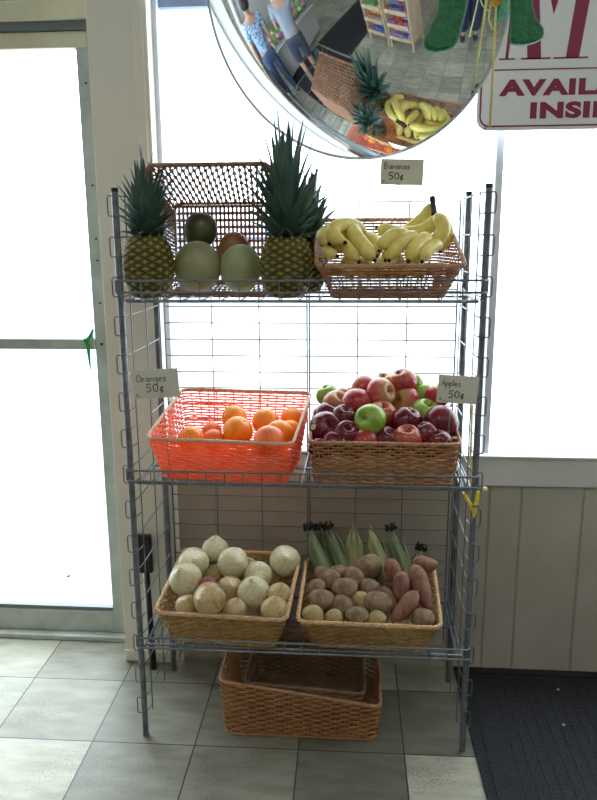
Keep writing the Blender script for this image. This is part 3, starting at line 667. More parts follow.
# ---- corn
husk_g = mat('corn_husk_green', (.13, .18, .08), .6, c2=(.24, .29, .14), scale=120, stretch=(1, 1, .03), trans=.1)
husk_y = mat('corn_husk_pale', (.30, .33, .13), .6, c2=(.42, .44, .20), scale=120, stretch=(1, 1, .03), trans=.1)
silk_d = mat('dark_corn_silk', (.02, .014, .010), .9); silk_l = mat('pale_corn_silk', (.35, .28, .14), .8)
def corn(p_top, p_bot, r, hm, silk, lab, fat=1.0):
    A, B = Vector(p_bot), Vector(p_top); d = B-A; Ln = d.length
    t = thing('corn_cob', lab, 'corn', A, d.to_track_quat('Z', 'Y').to_euler(), group='corn cobs behind the potatoes')
    m = MB(); P_ = []
    for i in range(17):
        u = i/16; rr_ = r*(.62+.38*math.sin(PI*min(1, u*1.25+.12)))*(1 if u < .72 else max(.16, 1-((u-.72)/.28)**1.3*.86)); P_.append((rr_, u*Ln))
    m.lathe(P_, 20, fn=lambda x, y, z, a: (x*(1+.035*math.cos(7*a)), y*(1+.035*math.cos(7*a)), z)); m.build('husk', hm, t)
    for k in range(3):                                    # outer husk leaves, each a curved blade
        a0 = k*2.1+r*99; lv = MB(); n_ = 11; v = []; f = []
        for i in range(n_):
            u = i/(n_-1)*1.0; rr_ = r*(1.05+.02*k)*(1 if u < .7 else 1-(u-.7)*2.2); w_ = .75*(1-u**3)+.05; rr_ = max(rr_, r*.28)
            for s in range(5): a = a0+w_*(s/2-1); v.append((rr_*math.cos(a), rr_*math.sin(a), u*Ln*1.03))
        for i in range(n_-1):
            for s in range(4): q = i*5+s; f.append((q, q+1, q+6, q+5))
        lv.add(v, f); o = lv.build('husk_leaf', hm, t); so = o.modifiers.new('thick', 'SOLIDIFY'); so.thickness = .0008
    s_ = MB(); rn = random.Random(int(r*1e5)+len(lab))
    for k in range(44 if silk == silk_d else 10):
        a = rn.random()*6.28; e = .019 if silk == silk_d else .006; q = .028
        s_.tube([(0, 0, Ln*.97), (e*.35*math.cos(a), e*.35*math.sin(a), Ln+.004), (e*math.cos(a), e*math.sin(a), Ln+q*.4*rn.random()), (e*.8*math.cos(a+.8), e*.8*math.sin(a+.8), Ln+q*rn.uniform(.3, .9))], .0014, 4)
    s_.build('silk', silk, t)
corn((.474, .295, .546), (.536, .215, .400), 0.0274, husk_g, silk_d, 'green corn cob leaning at the far left, dark silk at its tip')
corn((.535, .300, .548), (.603, .222, .405), 0.0241, husk_g, silk_d, 'second green corn cob from the left, leaning the same way')
corn((.612, .295, .548), (.624, .232, .415), 0.0252, husk_y, silk_l, 'pale short-tipped corn cob in the middle, left of its pale twin')
corn((.668, .295, .548), (.712, .235, .415), 0.0269, husk_y, silk_l, 'pale corn cob in the middle leaning left, right of its twin')
corn((.732, .300, .549), (.783, .232, .405), 0.0258, husk_g, silk_d, 'green corn cob on the right with a dark tassel of silk')
corn((.824, .295, .486), (.800, .225, .395), 0.0224, husk_g, silk_d, 'low corn cob at the back right, mostly behind sweet potatoes')
corn((.503, .318, .538), (.560, .262, .415), 0.0190, husk_g, silk_d, 'thin green corn cob squeezed behind the two leftmost ones')

# ---- bananas
ban_m = fruit_mat('banana_skin', (.74, .60, .13), (.80, .69, .22), None, .45); ban_g = mat('banana_tip_green', (.48, .50, .12), .5); ban_t = mat('banana_black_tip', (.03, .022, .015), .8)
def banana(parent, pts, r=.0175, tip=True, neck=True, flip=False):
    P_ = [Vector(p) for p in pts]; q = []
    n_ = 18                                             # Catmull-Rom through the given points
    ext = [P_[0]*2-P_[1]]+P_+[P_[-1]*2-P_[-2]]
    for i in range(n_+1):
        u = i/n_*(len(P_)-1); k = min(int(u), len(P_)-2); t_ = u-k; a, b, c, d = ext[k:k+4]
        q.append(.5*((2*b)+(c-a)*t_+(2*a-5*b+4*c-d)*t_*t_+(3*b-a-3*c+d)*t_**3))
    rs = []
    for i in range(n_+1):
        u = i/n_; s = 1.0
        if neck and u < .2: s = .42+.58*math.sin(PI/2*u/.2)
        if u > .84: s = min(s, .30+.70*math.cos(PI/2*(u-.84)/.16))
        if not neck and u < .1: s = .8+.2*u/.1
        rs.append(r*s*1.08)
    o = MB().tube(q, rs, 10).build('banana', ban_m, parent); sb = o.modifiers.new('smooth', 'SUBSURF'); sb.levels = sb.render_levels = 1
    if tip: MB().tube([q[-1], q[-1]+(q[-1]-q[-2]).normalized()*.006], [r*.30, r*.24], 8).build('banana_tip', ban_t, o)
    return o
bl = thing('banana_bunch', 'pile-topping bunch of bananas at the left of the basket, tips facing out', 'bananas', group='banana bunches on the top shelf')
banana(bl, [(.637, .16, 1.455), (.608, .13, 1.480), (.573, .09, 1.483), (.551, .06, 1.470), (.556, .035, 1.453), (.582, .015, 1.440)], .0185)
banana(bl, [(.600, .16, 1.470), (.560, .14, 1.476), (.528, .10, 1.464), (.525, .07, 1.450), (.541, .045, 1.437)], .0165)
banana(bl, [(.600, .17, 1.440), (.569, .13, 1.430), (.542, .09, 1.424), (.540, .05, 1.414), (.562, .03, 1.406)], .0165)
banana(bl, [(.600, .14, 1.472), (.565, .085, 1.445), (.586, .050, 1.428), (.618, .028, 1.392)], .0175)
banana(bl, [(.620, .17, 1.455), (.602, .11, 1.470), (.612, .070, 1.452), (.634, .044, 1.424), (.658, .028, 1.396)], .0195)
banana(bl, [(.630, .17, 1.440), (.650, .14, 1.450), (.661, .10, 1.435), (.665, .07, 1.405)], .0165)
MB().tube([(.648, .178, 1.452), (.625, .165, 1.462), (.600, .160, 1.462)], [.009, .013, .012], 10).build('stalk', ban_t, bl)
br = thing('banana_bunch', 'bunch of bananas with its dark stalk standing up at the back right', 'bananas', group='banana bunches on the top shelf')
banana(br, [(.820, .170, 1.508), (.813, .172, 1.484), (.782, .172, 1.466), (.735, .172, 1.460), (.695, .172, 1.468), (.668, .172, 1.476)], .0190)
banana(br, [(.818, .21, 1.540), (.803, .212, 1.513), (.780, .212, 1.490), (.750, .212, 1.468), (.715, .21, 1.455)], .0175)
banana(br, [(.820, .160, 1.508), (.836, .142, 1.490), (.840, .135, 1.465), (.816, .135, 1.436), (.78, .13, 1.42)], .0190)
banana(br, [(.820, .180, 1.508), (.850, .185, 1.480), (.858, .185, 1.450), (.84, .18, 1.415)], .0180)
MB().tube([(.8165, .213, 1.556), (.818, .200, 1.540), (.8195, .185, 1.523), (.820, .168, 1.508)], [.0085, .007, .0075, .0095], 10).build('stalk', ban_t, br)
bf = thing('banana_bunch', 'bunch of bananas lying at the front centre and right of the basket', 'bananas', group='banana bunches on the top shelf')
for pts, r in (([(.745, .12, 1.455), (.728, .075, 1.460), (.702, .055, 1.455), (.683, .045, 1.440), (.672, .040, 1.420)], .0165),
               ([(.770, .12, 1.448), (.755, .085, 1.451), (.734, .065, 1.444), (.714, .045, 1.425), (.697, .030, 1.396)], .0180),
               ([(.800, .12, 1.440), (.790, .095, 1.448), (.775, .075, 1.438), (.757, .050, 1.420), (.745, .030, 1.394)], .0180),
               ([(.830, .12, 1.425), (.820, .10, 1.430), (.806, .080, 1.424), (.790, .055, 1.412), (.780, .035, 1.392)], .0165),
               ([(.735, .11, 1.420), (.715, .08, 1.428), (.699, .060, 1.418), (.687, .040, 1.396)], .0150)): banana(bf, pts, r)
MB().tube([(.735, .125, 1.445), (.77, .135, 1.440), (.82, .130, 1.425)], [.009, .013, .009], 10).build('stalk', ban_m, bf)
bb = thing('banana_bunch', 'lowest bunch of bananas under the others, seen between them', 'bananas', group='banana bunches on the top shelf')
for k in range(5): banana(bb, [(.60+.045*k, .20, 1.36), (.59+.045*k, .15, 1.385), (.59+.045*k, .10, 1.38), (.60+.045*k, .05, 1.352)], .019)
MB().tube([(.59, .205, 1.355), (.69, .215, 1.355), (.79, .205, 1.355)], [.010, .014, .010], 10).build('stalk', ban_m, bb)

# ---- pineapples
def pine_mat():
    m = bpy.data.materials.new('pineapple_skin'); m.use_nodes = True; nt = m.node_tree; N = nt.nodes.new; L = nt.links.new; b = nt.nodes['Principled BSDF']; b.inputs['Roughness'].default_value = .6
    at = N('ShaderNodeAttribute'); at.attribute_name = 'eye'; n = N('ShaderNodeTexNoise'); n.inputs['Scale'].default_value = 60
    tc = N('ShaderNodeTexCoord'); L(tc.outputs['Object'], n.inputs['Vector'])
    a = N('ShaderNodeMath'); a.operation = 'MULTIPLY_ADD'; L(n.outputs['Fac'], a.inputs[0]); a.inputs[1].default_value = .5; L(at.outputs['Fac'], a.inputs[2])
    r = N('ShaderNodeValToRGB'); e = r.color_ramp.elements; e[0].position = .30; e[0].color = (.018, .030, .008, 1); e[1].position = 1.15 if 0 else 1.0; e[1].color = (.46, .27, .05, 1)
    q = e.new(.62); q.color = (.10, .11, .022, 1); q = e.new(.80); q.color = (.24, .17, .035, 1)
    L(a.outputs[0], r.inputs[0]); L(r.outputs[0], b.inputs['Base Color']); return m
pinem = pine_mat()
leaf_m = mat('pineapple_leaf', (.045, .105, .085), .42, c2=(.09, .17, .13), scale=14, trans=.08)
def pineapple(loc, lab, r, h, crown_h, nleaf, spread, seed, lean=(0, 0), el1=1.30, l0=.30):
    t = thing('pineapple', lab, 'pineapple', loc, (lean[0], lean[1], 0), group='pineapples on the top shelf')
    NR, NA = 150, 180; rows = 8.5; cols = 11; v = []; f = []; ev = []
    for i in range(NR+1):
        u = i/NR; zz = u*h; rr_ = r*(1-abs(2*u-.92)**3.2*.42) if 0 else r*(math.sin(PI*(.12+.76*u))**.42)
        if u < .03: rr_ *= .80+.2*u/.03
        for k in range(NA):
            a = 2*PI*k/NA; A = u*rows; Bq = a/(2*PI)*cols
            p = (A+Bq) % 1; q = (A-Bq) % 1                       # diamond cells on two helices
            d = min(p, 1-p, q, 1-q)*2; bump = min(1, d*1.7)**.6; tip = max(0, 1-(abs(p-.5)+abs(q-.5))*4.5)
            rad = rr_*(1+.075*bump+.09*tip); v.append((rad*math.cos(a), rad*math.sin(a), zz+tip*.006)); ev.append(min(1, .08+.62*bump*(.4+.6*d)+.25*tip))
    for i in range(NR):
        for k in range(NA): f.append((i*NA+k, i*NA+(k+1) % NA, (i+1)*NA+(k+1) % NA, (i+1)*NA+k))
    f.append(tuple(range(NA-1, -1, -1))); f.append(tuple(NR*NA+k for k in range(NA)))
    m = MB(); m.v, m.f = v, f; o = m.build('body', pinem, t)
    at = o.data.attributes.new('eye', 'FLOAT', 'POINT'); at.data.foreach_set('value', ev)
    rn = random.Random(seed); lv = MB()
    for i in range(nleaf):
        u = i/(nleaf-1); a = i*2.39996; ln = crown_h*(l0+(.92-l0)*u**.8)*rn.uniform(.88, 1.1); el = .12+el1*u**.62+rn.uniform(-.08, .08)    # elevation: low leaves splay, top ones stand
        base = Vector((.020*(1-u)*math.cos(a), .020*(1-u)*math.sin(a), h-.004+.42*crown_h*u*.75)); n_ = 10; wmax = .0215*(1-.25*u)*rn.uniform(.9, 1.15)
        dh = Vector((math.cos(a), math.sin(a), 0)); sd = Vector((-math.sin(a), math.cos(a), 0)); p = base.copy(); e_ = el+.35; V = []
        droop = spread*(1-u)*1.2+.10
        for s in range(n_+1):
            w_ = wmax*(1-(s/n_)**1.6)**.9+.0002; d_ = dh*math.cos(e_)+Vector((0, 0, 1))*math.sin(e_); nn = sd.cross(d_)
            V += [p-sd*w_-nn*w_*.42*-1, p, p+sd*w_-nn*w_*.42*-1]
            p = p+d_*ln/n_; e_ -= droop/n_*1.1
        F = []
        for s in range(n_): F += [(s*3, s*3+1, s*3+4, s*3+3), (s*3+1, s*3+2, s*3+5, s*3+4)]
        lv.add(V, F)
    c = lv.build('crown', leaf_m, t); so = c.modifiers.new('thick', 'SOLIDIFY'); so.thickness = .0012
    return t
pineapple((.066, .045, 1.299), 'pineapple with short bushy crown at the left end of the top shelf', .063, .160, .178, 48, .8, 4, el1=1.15, l0=.26)
pineapple((.430, .048, 1.299), 'tall-crowned pineapple standing in front at the middle of the shelf', .064, .155, .250, 48, .45, 8, el1=1.06, l0=.27)
pineapple((.466, .212, 1.299), 'third pineapple hidden behind the tall-crowned one', .056, .145, .165, 36, .8, 15, (0, .07))

# ---- melons and mangoes
mel = mat('melon_rind', (.25, .27, .13), .5, c2=(.34, .35, .19), scale=14, bump=.1, bscale=90)
mel2 = mat('melon_rind_green', (.27, .31, .15), .5, c2=(.36, .39, .21), scale=12, bump=.1, bscale=90)
def ellip(name, m, parent, rx, ry, rz, dim=.04, k=0):
    q = MB().lathe(sphere_prof(26, 1, dim), 36); q.v = [(x*rx*(1+k*z), y*ry, z*rz) for x, y, z in q.v]; return q.build(name, m, parent)
for (x, y, z), rs, m, lab, rot in (((.186, .098, 1.377), (.064, .058, .069), mel, 'olive green melon next to the left pineapple', (.2, .1, 0)), ((.303, .098, 1.372), (.0575, .055, .065), mel2, 'paler green melon left of the tall-crowned pineapple', (.15, -.15, 1))):
    t = thing('melon', lab, 'melon', (x, y, z), rot, group='melons on the top shelf'); ellip('rind', m, t, *rs)
    MB().lathe([(.001, rs[2]-.004), (.006, rs[2]-.0025), (.005, rs[2]-.0005), (.001, rs[2]-.001)], 12).build('stem_scar', dry, t)
for (x, y, z), rs, m, lab, rot in (((.186, .150, 1.470), (.045, .040, .052), mat('dark_mango', (.055, .025, .022), .35, c2=(.07, .10, .03), scale=16), 'dark purple-green mango perched above the olive melon', (.1, .25, 0)), ((.275, .163, 1.420), (.047, .038, .046), mat('red_mango', (.28, .08, .04), .4, c2=(.34, .17, .06), scale=14), 'reddish brown mango behind the two melons', (.1, 1.1, 0))):
    t = thing('mango', lab, 'mango', (x, y, z), rot, group='mangoes on the top shelf'); ellip('skin', m, t, *rs, dim=.02, k=.12)
    MB().tube([(0, 0, rs[2]*.93), (.001, 0, rs[2]*1.04)], [.003, .0022], 7).build('stem', stem_m, t)

# ================================================================ PRICE CARDS
GL = {  # pen strokes, unit height
 'B': [[(0, 0), (.06, 1)], [(-.05, .92), (.35, 1), (.5, .8), (.08, .55), (.45, .42), (.42, .1), (0, 0)]],
 'a': [[(.42, .5), (.15, .5), (.02, .2), (.2, .02), (.4, .3), (.42, .48), (.42, .08), (.52, .0)]],
 'n': [[(0, .5), (.03, 0)], [(.03, .32), (.22, .52), (.4, .4), (.42, 0)]],
 's': [[(.38, .48), (.12, .5), (.08, .34), (.34, .22), (.3, .02), (.02, .03)]],
 'O': [[(.35, .95), (.1, .8), (0, .4), (.2, .02), (.55, .1), (.65, .5), (.5, .9), (.3, .95)]],
 'r': [[(0, .5), (.03, 0)], [(.03, .3), (.2, .5), (.34, .48)]],
 'g': [[(.42, .5), (.12, .5), (.04, .22), (.22, .08), (.42, .32), (.42, .5), (.4, -.25), (.2, -.4), (.02, -.25)]],
 'e': [[(.04, .26), (.4, .32), (.32, .52), (.1, .46), (.04, .18), (.2, .0), (.42, .1)]],
 'A': [[(0, 0), (.28, 1), (.5, 0)], [(.08, .35), (.48, .38)]],
 'p': [[(.0, .5), (.02, -.42)], [(.02, .38), (.25, .52), (.4, .3), (.25, .05), (.02, .1)]],
 'l': [[(.05, 1), (.04, 0)]],
 '5': [[(.5, 1), (.1, .98), (.05, .58), (.38, .58), (.48, .25), (.3, .0), (0, .05)]],
 '0': [[(.3, .98), (.05, .75), (.05, .3), (.25, .0), (.5, .2), (.52, .75), (.3, .98)]],
 'c': [[(.36, .52), (.12, .5), (.02, .25), (.14, .02), (.38, .08)], [(.26, .68), (.16, -.18)]]}
ADV = dict(B=.66, a=.60, n=.56, s=.52, O=.80, r=.44, g=.58, e=.54, A=.62, p=.54, l=.20)
ADV.update({'5': .66, '0': .70, 'c': .5})
def write(mb, text, x, z, h, w=.0010, sx=1.0, slope=0, y=0):
    for ch in text:
        for s_ in GL[ch]: mb.tube([(x+a*h*sx, y, z+b*h+slope*(x+a*h)) for a, b in s_], w, 4)
        x += ADV[ch]*h*sx
def card(lab, word, c, w, h, rot, lines, dig_h, word_h, stem):
    t = thing('price_card', lab, 'sign', c, rot, group='handwritten price cards')
    MB().box(-w/2, w/2, 0, .0012, -h/2, h/2).build('card', 'paper', t, smooth=False)
    m = MB(); (x1, z1), (x2, z2) = lines
    write(m, word, x1, z1, word_h, .0010, y=-.0004); write(m, '50c', x2, z2, dig_h, .0014, 1.25, y=-.0004); m.build('handwriting', 'ink', t)
    g = MB(); write(g, 'e', -w/2+.006, -h/2+.006, .014, .0009, 1.2, y=-.0004); g.tube([(-w/2+.015, -.0004, -h/2+.006), (-w/2+.024, -.0004, -h/2+.0055)], .0005, 4); g.build('corner_print', 'greenink', t)
    if stem: 
        s_ = MB().tube([(stem[0], .004, -h/2+.010), (stem[0], .004, -stem[1])], .0022, 8); s_.build('clear_stem', 'clear', t)
        MB().box(stem[0]-.006, stem[0]+.006, -.0012, .0036, -h/2-.006, -h/2+.008).build('clip', 'clear', t, smooth=False, bevel=.001)
        MB().tube([(stem[0], .004, -h/2-.010), (stem[0], .004, -h/2-.003)], .0020, 6).build('pin', 'black', t)
    return t
card('handwritten Bananas 50¢ price card standing above the banana basket', 'Bananas', (.738, .305, 1.631), .121, .071, (0, R(1.5), 0), ((-.050, .008), (-.037, -.020)), .019, .018, (-.008, .180))
card('handwritten Oranges 50¢ price card at the rack\'s left front post', 'Oranges', (.095, -.047, 1.083), .122, .076, (0, R(-3.5), R(2)), ((-.050, .006), (-.026, -.021)), .021, .020, (.012, .244))
card('handwritten Apples 50¢ price card above the right end of the apples', 'Apples', (.873, -.034, 1.073), .102, .072, (0, R(3.5), R(3)), ((-.042, .008), (-.022, -.022)), .018, .017, (-.012, .234))

# ================================================================ CONVEX MIRROR
A_ = Vector((.54384, .16206, 2.05262)); az, el, RR, ra = -.42456, .35671, 1.1395, .43358
nrm = Vector((math.sin(az)*math.cos(el), -math.cos(az)*math.cos(el), -math.sin(el)))
t = thing('convex_mirror', 'large round convex security mirror hanging tilted above the rack', 'mirror', A_, nrm.to_track_quat('Z', 'Y').to_euler())
prof = []; n_ = 60; am = math.asin(ra/RR)
m = MB()
for i in range(n_+1): a = am*(i/n_); prof.append((max(RR*math.sin(a), 1e-4), RR*math.cos(a)-RR))
m = MB(); v = []; f = []; NA = 128
for r_, z in prof:
    for k in range(NA): v.append((r_*math.cos(2*PI*k/NA), r_*math.sin(2*PI*k/NA), z))
for i in range(n_):
    for k in range(NA): f.append((i*NA+k, i*NA+(k+1) % NA, (i+1)*NA+(k+1) % NA, (i+1)*NA+k))
m.add(v, f); mo = m.build('mirror_dome', 'mirror', t); mo.data.polygons.foreach_set('use_smooth', [True]*len(mo.data.polygons))
ze = RR*math.cos(am)-RR
bk = MB().lathe([(.002, ze-.006), (ra-.004, ze-.006), (ra+.003, ze-.004), (ra+.0045, ze+.001), (ra+.002, ze+.004), (ra-.004, ze+.002)], 96)
bk.build('rim', 'mrim', t)
MB().lathe([(.002, ze-.008), (ra-.03, ze-.008), (ra-.03, ze-.012), (.002, ze-.014)], 48).build('backing', mat('hardboard', (.30, .22, .15), .8), t)
inv = t.matrix_world
bpy.context.view_layer.update(); mw = t.matrix_world.inverted()
top = Vector((.60, .36, 2.30)); hb_ = MB().tube([mw @ Vector((.46, .42, 2.10)), mw @ Vector((.5, .44, 2.45)), mw @ Vector((.5, .44, ZC))], .008, 8); hb_.build('hanger_rod', 'steel', t)

# ================================================================ ATM SIGN
def text_mesh(txt, size, off, ext=.001, shear=0, sx=1.0):
    cu = bpy.data.curves.new('lettering', 'FONT'); cu.body = txt; cu.size = size; cu.offset = off; cu.extrude = ext; cu.shear = shear; cu.space_character = 1.12
    o = bpy.data.objects.new('tmp', cu); COL.objects.link(o); dg = bpy.context.evaluated_depsgraph_get(); me = bpy.data.meshes.new_from_object(o.evaluated_get(dg)); bpy.data.objects.remove(o)
    return me
sg = thing('sign', 'white ATM AVAILABLE INSIDE sign with maroon letters, top right', 'sign', (.950, .380, 1.748))
Ws, Hs = .59, .70; rc_ = .035
def rrect(x0, x1, z0, z1, r, n=8):
    P_ = []
    for cx, cz, a0 in ((x1-r, z0+r, -PI/2), (x1-r, z1-r, 0), (x0+r, z1-r, PI/2), (x0+r, z0+r, PI)):
        for i in range(n+1): a = a0+PI/2*i/n; P_.append((cx+r*math.cos(a), cz+r*math.sin(a)))
    return P_
MB().prism(rrect(0, Ws, 0, Hs, rc_), 0, .006).build('panel', 'signw', sg, smooth=False)
o_, i_ = rrect(.008, Ws-.008, .009, Hs-.009, rc_-.006), rrect(.0125, Ws-.0125, .0135, Hs-.0135, rc_-.010)
m = MB(); n = len(o_); m.v = [(x, -.0008, z) for x, z in o_]+[(x, -.0008, z) for x, z in i_]+[(x, .001, z) for x, z in o_]+[(x, .001, z) for x, z in i_]
m.f = [(k, (k+1) % n, (k+1) % n+n, k+n) for k in range(n)]+[(k, (k+1) % n, (k+1) % n+2*n, k+2*n) for k in range(n)]+[(k+n, (k+1) % n+n, (k+1) % n+3*n, k+3*n) for k in range(n)]
m.build('border_line', 'maroon', sg, smooth=False)
MB().box(.043, Ws-.043, -.0008, .001, .160, .1635).build('rule_line', 'maroon', sg, smooth=False)
def place_text(txt, w, h, x, z, bold):
    me = text_mesh(txt, 1, bold); vs = [v.co for v in me.vertices]; x0, x1 = min(v.x for v in vs), max(v.x for v in vs); y0, y1 = min(v.y for v in vs), max(v.y for v in vs)
    q = MB(); q.add([(x+(v.x-x0)/(x1-x0)*w, -.0008 if v.z > 0 else .0005, z+(v.y-y0)/(y1-y0)*h) for v in vs], [tuple(p.vertices) for p in me.polygons])
    o = q.build('lettering', 'maroon', sg, smooth=False); bpy.data.meshes.remove(me); return o
place_text('AVAILABLE', .478, .044, .060, .092, .055)
place_text('INSIDE', .290, .045, .150, .030, .055)
m = MB()    # big serif letters A T M
zb = .188; zt = .640
def quad(*p): m.prism(p, -.0008, .001)
quad((.056, zb), (.100, zb), (.100, zb+.004), (.056, zb+.004)); quad((.0726, zb), (.081, zb), (.112, zt), (.105, zt))
quad((.134, zb), (.172, zb), (.131, zt), (.098, zt)); quad((.117, zb), (.197, zb), (.197, zb+.004), (.117, zb+.004))
quad((.1987, zb+.114), (.228, .405), (.172, .405)); quad((.150, .405), (.250, .405), (.250, .412), (.150, .412))
quad((.239, zb), (.275, zb), (.330, zt), (.290, zt)); quad((.206, zb), (.300, zb), (.300, zb+.004), (.206, zb+.004))
for x0 in (.365, .505): quad((x0-.012, zb), (x0+.04, zb), (x0+.04, zb+.004), (x0-.012, zb+.004))
quad((.368, zb), (.378, zb), (.378, zt), (.368, zt)); quad((.505, zb), (.538, zb), (.538, zt), (.505, zt)); quad((.378, zt), (.400, zt), (.455, zb), (.448, zb)); quad((.490, zt), (.505, zt), (.455, zb), (.448, zb))
m.build('big_lettering', 'maroon', sg, smooth=False)
MB().lathe([(.0005, 0), (.0035, 0), (.0035, .0015), (.0005, .002)], 10, fn=lambda x, y, z, a: (x+.025, -z-.0002, y+.006)).build('screw', 'steel', sg)
MB().tube([(.10, .003, Hs), (.10, .06, ZC-1.748)], .0015, 6).tube([(.49, .003, Hs), (.49, .06, ZC-1.748)], .0015, 6).build('hanging_wires', 'wire', sg)

# ================================================================ GREEN LEG DECORATION WITH RIBBONS
gd = thing('hanging_leg_decoration', 'pair of green felt boot legs with yellow ribbons hanging at top right', 'decoration', (.88, -.02, 1.70))
def boot(pts, name='boot'):
    C0 = Vector((.88, -.02, 1.70)); m = MB(); n = len(pts); P_ = [(x-C0.x, z-C0.z) for x, z in pts]; m.prism(P_, -.014, .014)
    o = m.build(name, 'boot', gd, smooth=True, bevel=.008); return o
boot([(.795, 2.20), (.797, 2.00), (.792, 1.955), (.772, 1.915), (.762, 1.895), (.766, 1.878), (.790, 1.871), (.826, 1.876), (.842, 1.892), (.850, 1.925), (.858, 1.96), (.864, 2.00), (.868, 2.20)])
boot([(.950, 2.20), (.956, 2.00), (.960, 1.93), (.960, 1.893), (.966, 1.883), (.992, 1.882), (1.016, 1.887), (1.036, 1.896), (1.034, 1.916), (1.014, 1.940), (1.006, 1.965), (1.006, 2.20)])
m = MB(); m.box(-.09, .13, -.012, .012, .495, .60); m.build('felt_trousers', 'boot', gd, smooth=False, bevel=.008)
rn = random.Random(2)
rbn = MB()
def ribbon(mb, pts, w=.0028):
    V = []; F = []
    for i, p in enumerate(pts): V += [(p[0]-w, p[1], p[2]), (p[0]+w, p[1]-.001, p[2])]
    for i in range(len(pts)-1): F.append((2*i, 2*i+1, 2*i+3, 2*i+2))
    mb.add(V, F)
ribbon(rbn, [(.040, -.02, .50), (.042, -.02, .30), (.042, -.021, .15), (.041, -.02, .0)], .0026)
ribbon(rbn, [(.036, -.02, .50), (.020, -.02, .26), (.008, -.02, .17), (-.002, -.02, .10)], .0022)
ribbon(rbn, [(.030, -.022, .27), (.026, -.024, .235), (.034, -.026, .215), (.058, -.024, .195)], .0022)
o = rbn.build('ribbon', 'yellow', gd); so = o.modifiers.new('t', 'SOLIDIFY'); so.thickness = .0006
m = MB()
for k in range(6):
    a = k*1.05; m.tube([(.040, -.022, .272), (.040+.014*math.cos(a), -.028, .275+.014*math.sin(a)), (.040+.016*math.cos(a+.6), -.024, .275+.016*math.sin(a+.6)), (.040, -.022, .272)], .0025, 5)
m.build('knot', 'ygold', gd)
MB().tube([(.02, 0, .60), (.02, 0, ZC-1.70)], .0012, 6).build('hanging_string', 'yellow', gd)

# ---- yellow clip, ribbon and knob on the right post
yp = mat('yellow_plastic', (.80, .62, .02), .35)
t = thing('plastic_clip', 'yellow plastic spring clip on the right post below the middle shelf', 'clip', (.928, -.012, .765))
MB().tube([(-.026, -.012, .028), (-.016, -.014, .008), (-.002, -.014, -.012), (.004, -.012, -.030)], [.004, .005, .006, .004], 8).build('clip_jaw', yp, t)
MB().tube([(.010, -.012, .034), (.008, -.014, .010), (.004, -.014, -.012), (.002, -.012, -.040)], [.004, .005, .006, .003], 8).build('clip_jaw', yp, t)
MB().tube([(-.006, -.018, -.006), (.012, -.016, -.006)], .004, 8).build('spring', 'steel', t)
m = MB(); ribbon(m, [(.921, .030, 1.02), (.922, .028, .95), (.921, .02, .88), (.923, .012, .83), (.926, .0, .79)], .0028); o = m.build('ribbon_strip', 'yellow'); so = o.modifiers.new('t', 'SOLIDIFY'); so.thickness = .0006
tag(o, 'thin yellow ribbon hanging beside the apple basket down to the clip', 'ribbon')
t = thing('plug_knob', 'pale yellow knob on the outside of the right post by the clip', 'knob', (.957, -.010, .800))
MB().lathe([(.001, 0), (.006, .001), (.0072, .006), (.005, .012), (.001, .013)], 12, fn=lambda x, y, z, a: (z-.006, x, y)).build('knob', yp if 0 else mat('pale_yellow', (.75, .68, .30), .4), t)
MB().tube([(-.006, 0, 0), (-.016, .004, 0)], .002, 6).build('shank', 'steel', t)

# ---- dark pole with padded head, behind the left posts
t = thing('padded_pole', 'black pole with a rectangular padded head leaning behind the left posts', 'pole', (-.082, .338, 0), (0, R(-.5), 0))
MB().box(-.024, .032, -.012, .012, .363, .497).build('padded_head', 'black', t, smooth=False, bevel=.006)
MB().tube([(.002, 0, .06), (.000, 0, .37)], .0045, 10).build('silver_rod', mat('bright_rod', (.7, .72, .74), .25, metal=.9), t)
MB().tube([(.012, .006, .0), (.008, .006, .38)], .010, 12).build('black_tube', 'black', t)

# ---- green ribbon tied to the door bar
t = thing('tied_ribbon', 'green ribbon knotted on the door bar with a long loose thread', 'ribbon', (-.282, .522, 1.108), scale=(.8, .8, .8))
m = MB(); m.tube([(-.013, 0, -.022), (-.016, -.006, 0), (-.012, 0, .022), (.002, .012, .024), (.004, .036, 0), (-.002, .036, -.022)], .006, 7, closed=False)
m.tube([(-.012, -.008, .010), (.0, -.012, .022), (.010, -.008, .040), (.016, -.004, .058)], [.006, .009, .008, .004], 7)
m.tube([(-.012, -.008, .010), (-.020, -.012, .018), (-.022, -.01, .004)], [.005, .007, .005], 7)
m.tube([(-.008, -.008, -.005), (-.009, -.010, -.035), (-.007, -.009, -.085), (-.006, -.008, -.115)], [.006, .0075, .005, .002], 7).build('knotted_ribbon', 'green', t)
MB().tube([(-.006, -.008, -.11), (-.001, -.006, -.25), (.010, -.006, -.42), (.008, -.006, -.52), (-.008, -.006, -.62)], .0008, 4).build('loose_thread', mat('thread', (.16, .20, .18), .8), t)
# ---- wall socket pieces / leaf on door glass
tag(MB().lathe([(.0005, 0), (.006, .001), (.0005, .002)], 8, (0, 0, 0), fn=lambda x, y, z, a: (x*1.3, z, y*.7+.3*x)).build('dead_leaf', 'black', loc=(-.436, .5475, .235)), 'tiny dark leaf stuck low on the door glass', 'leaf')
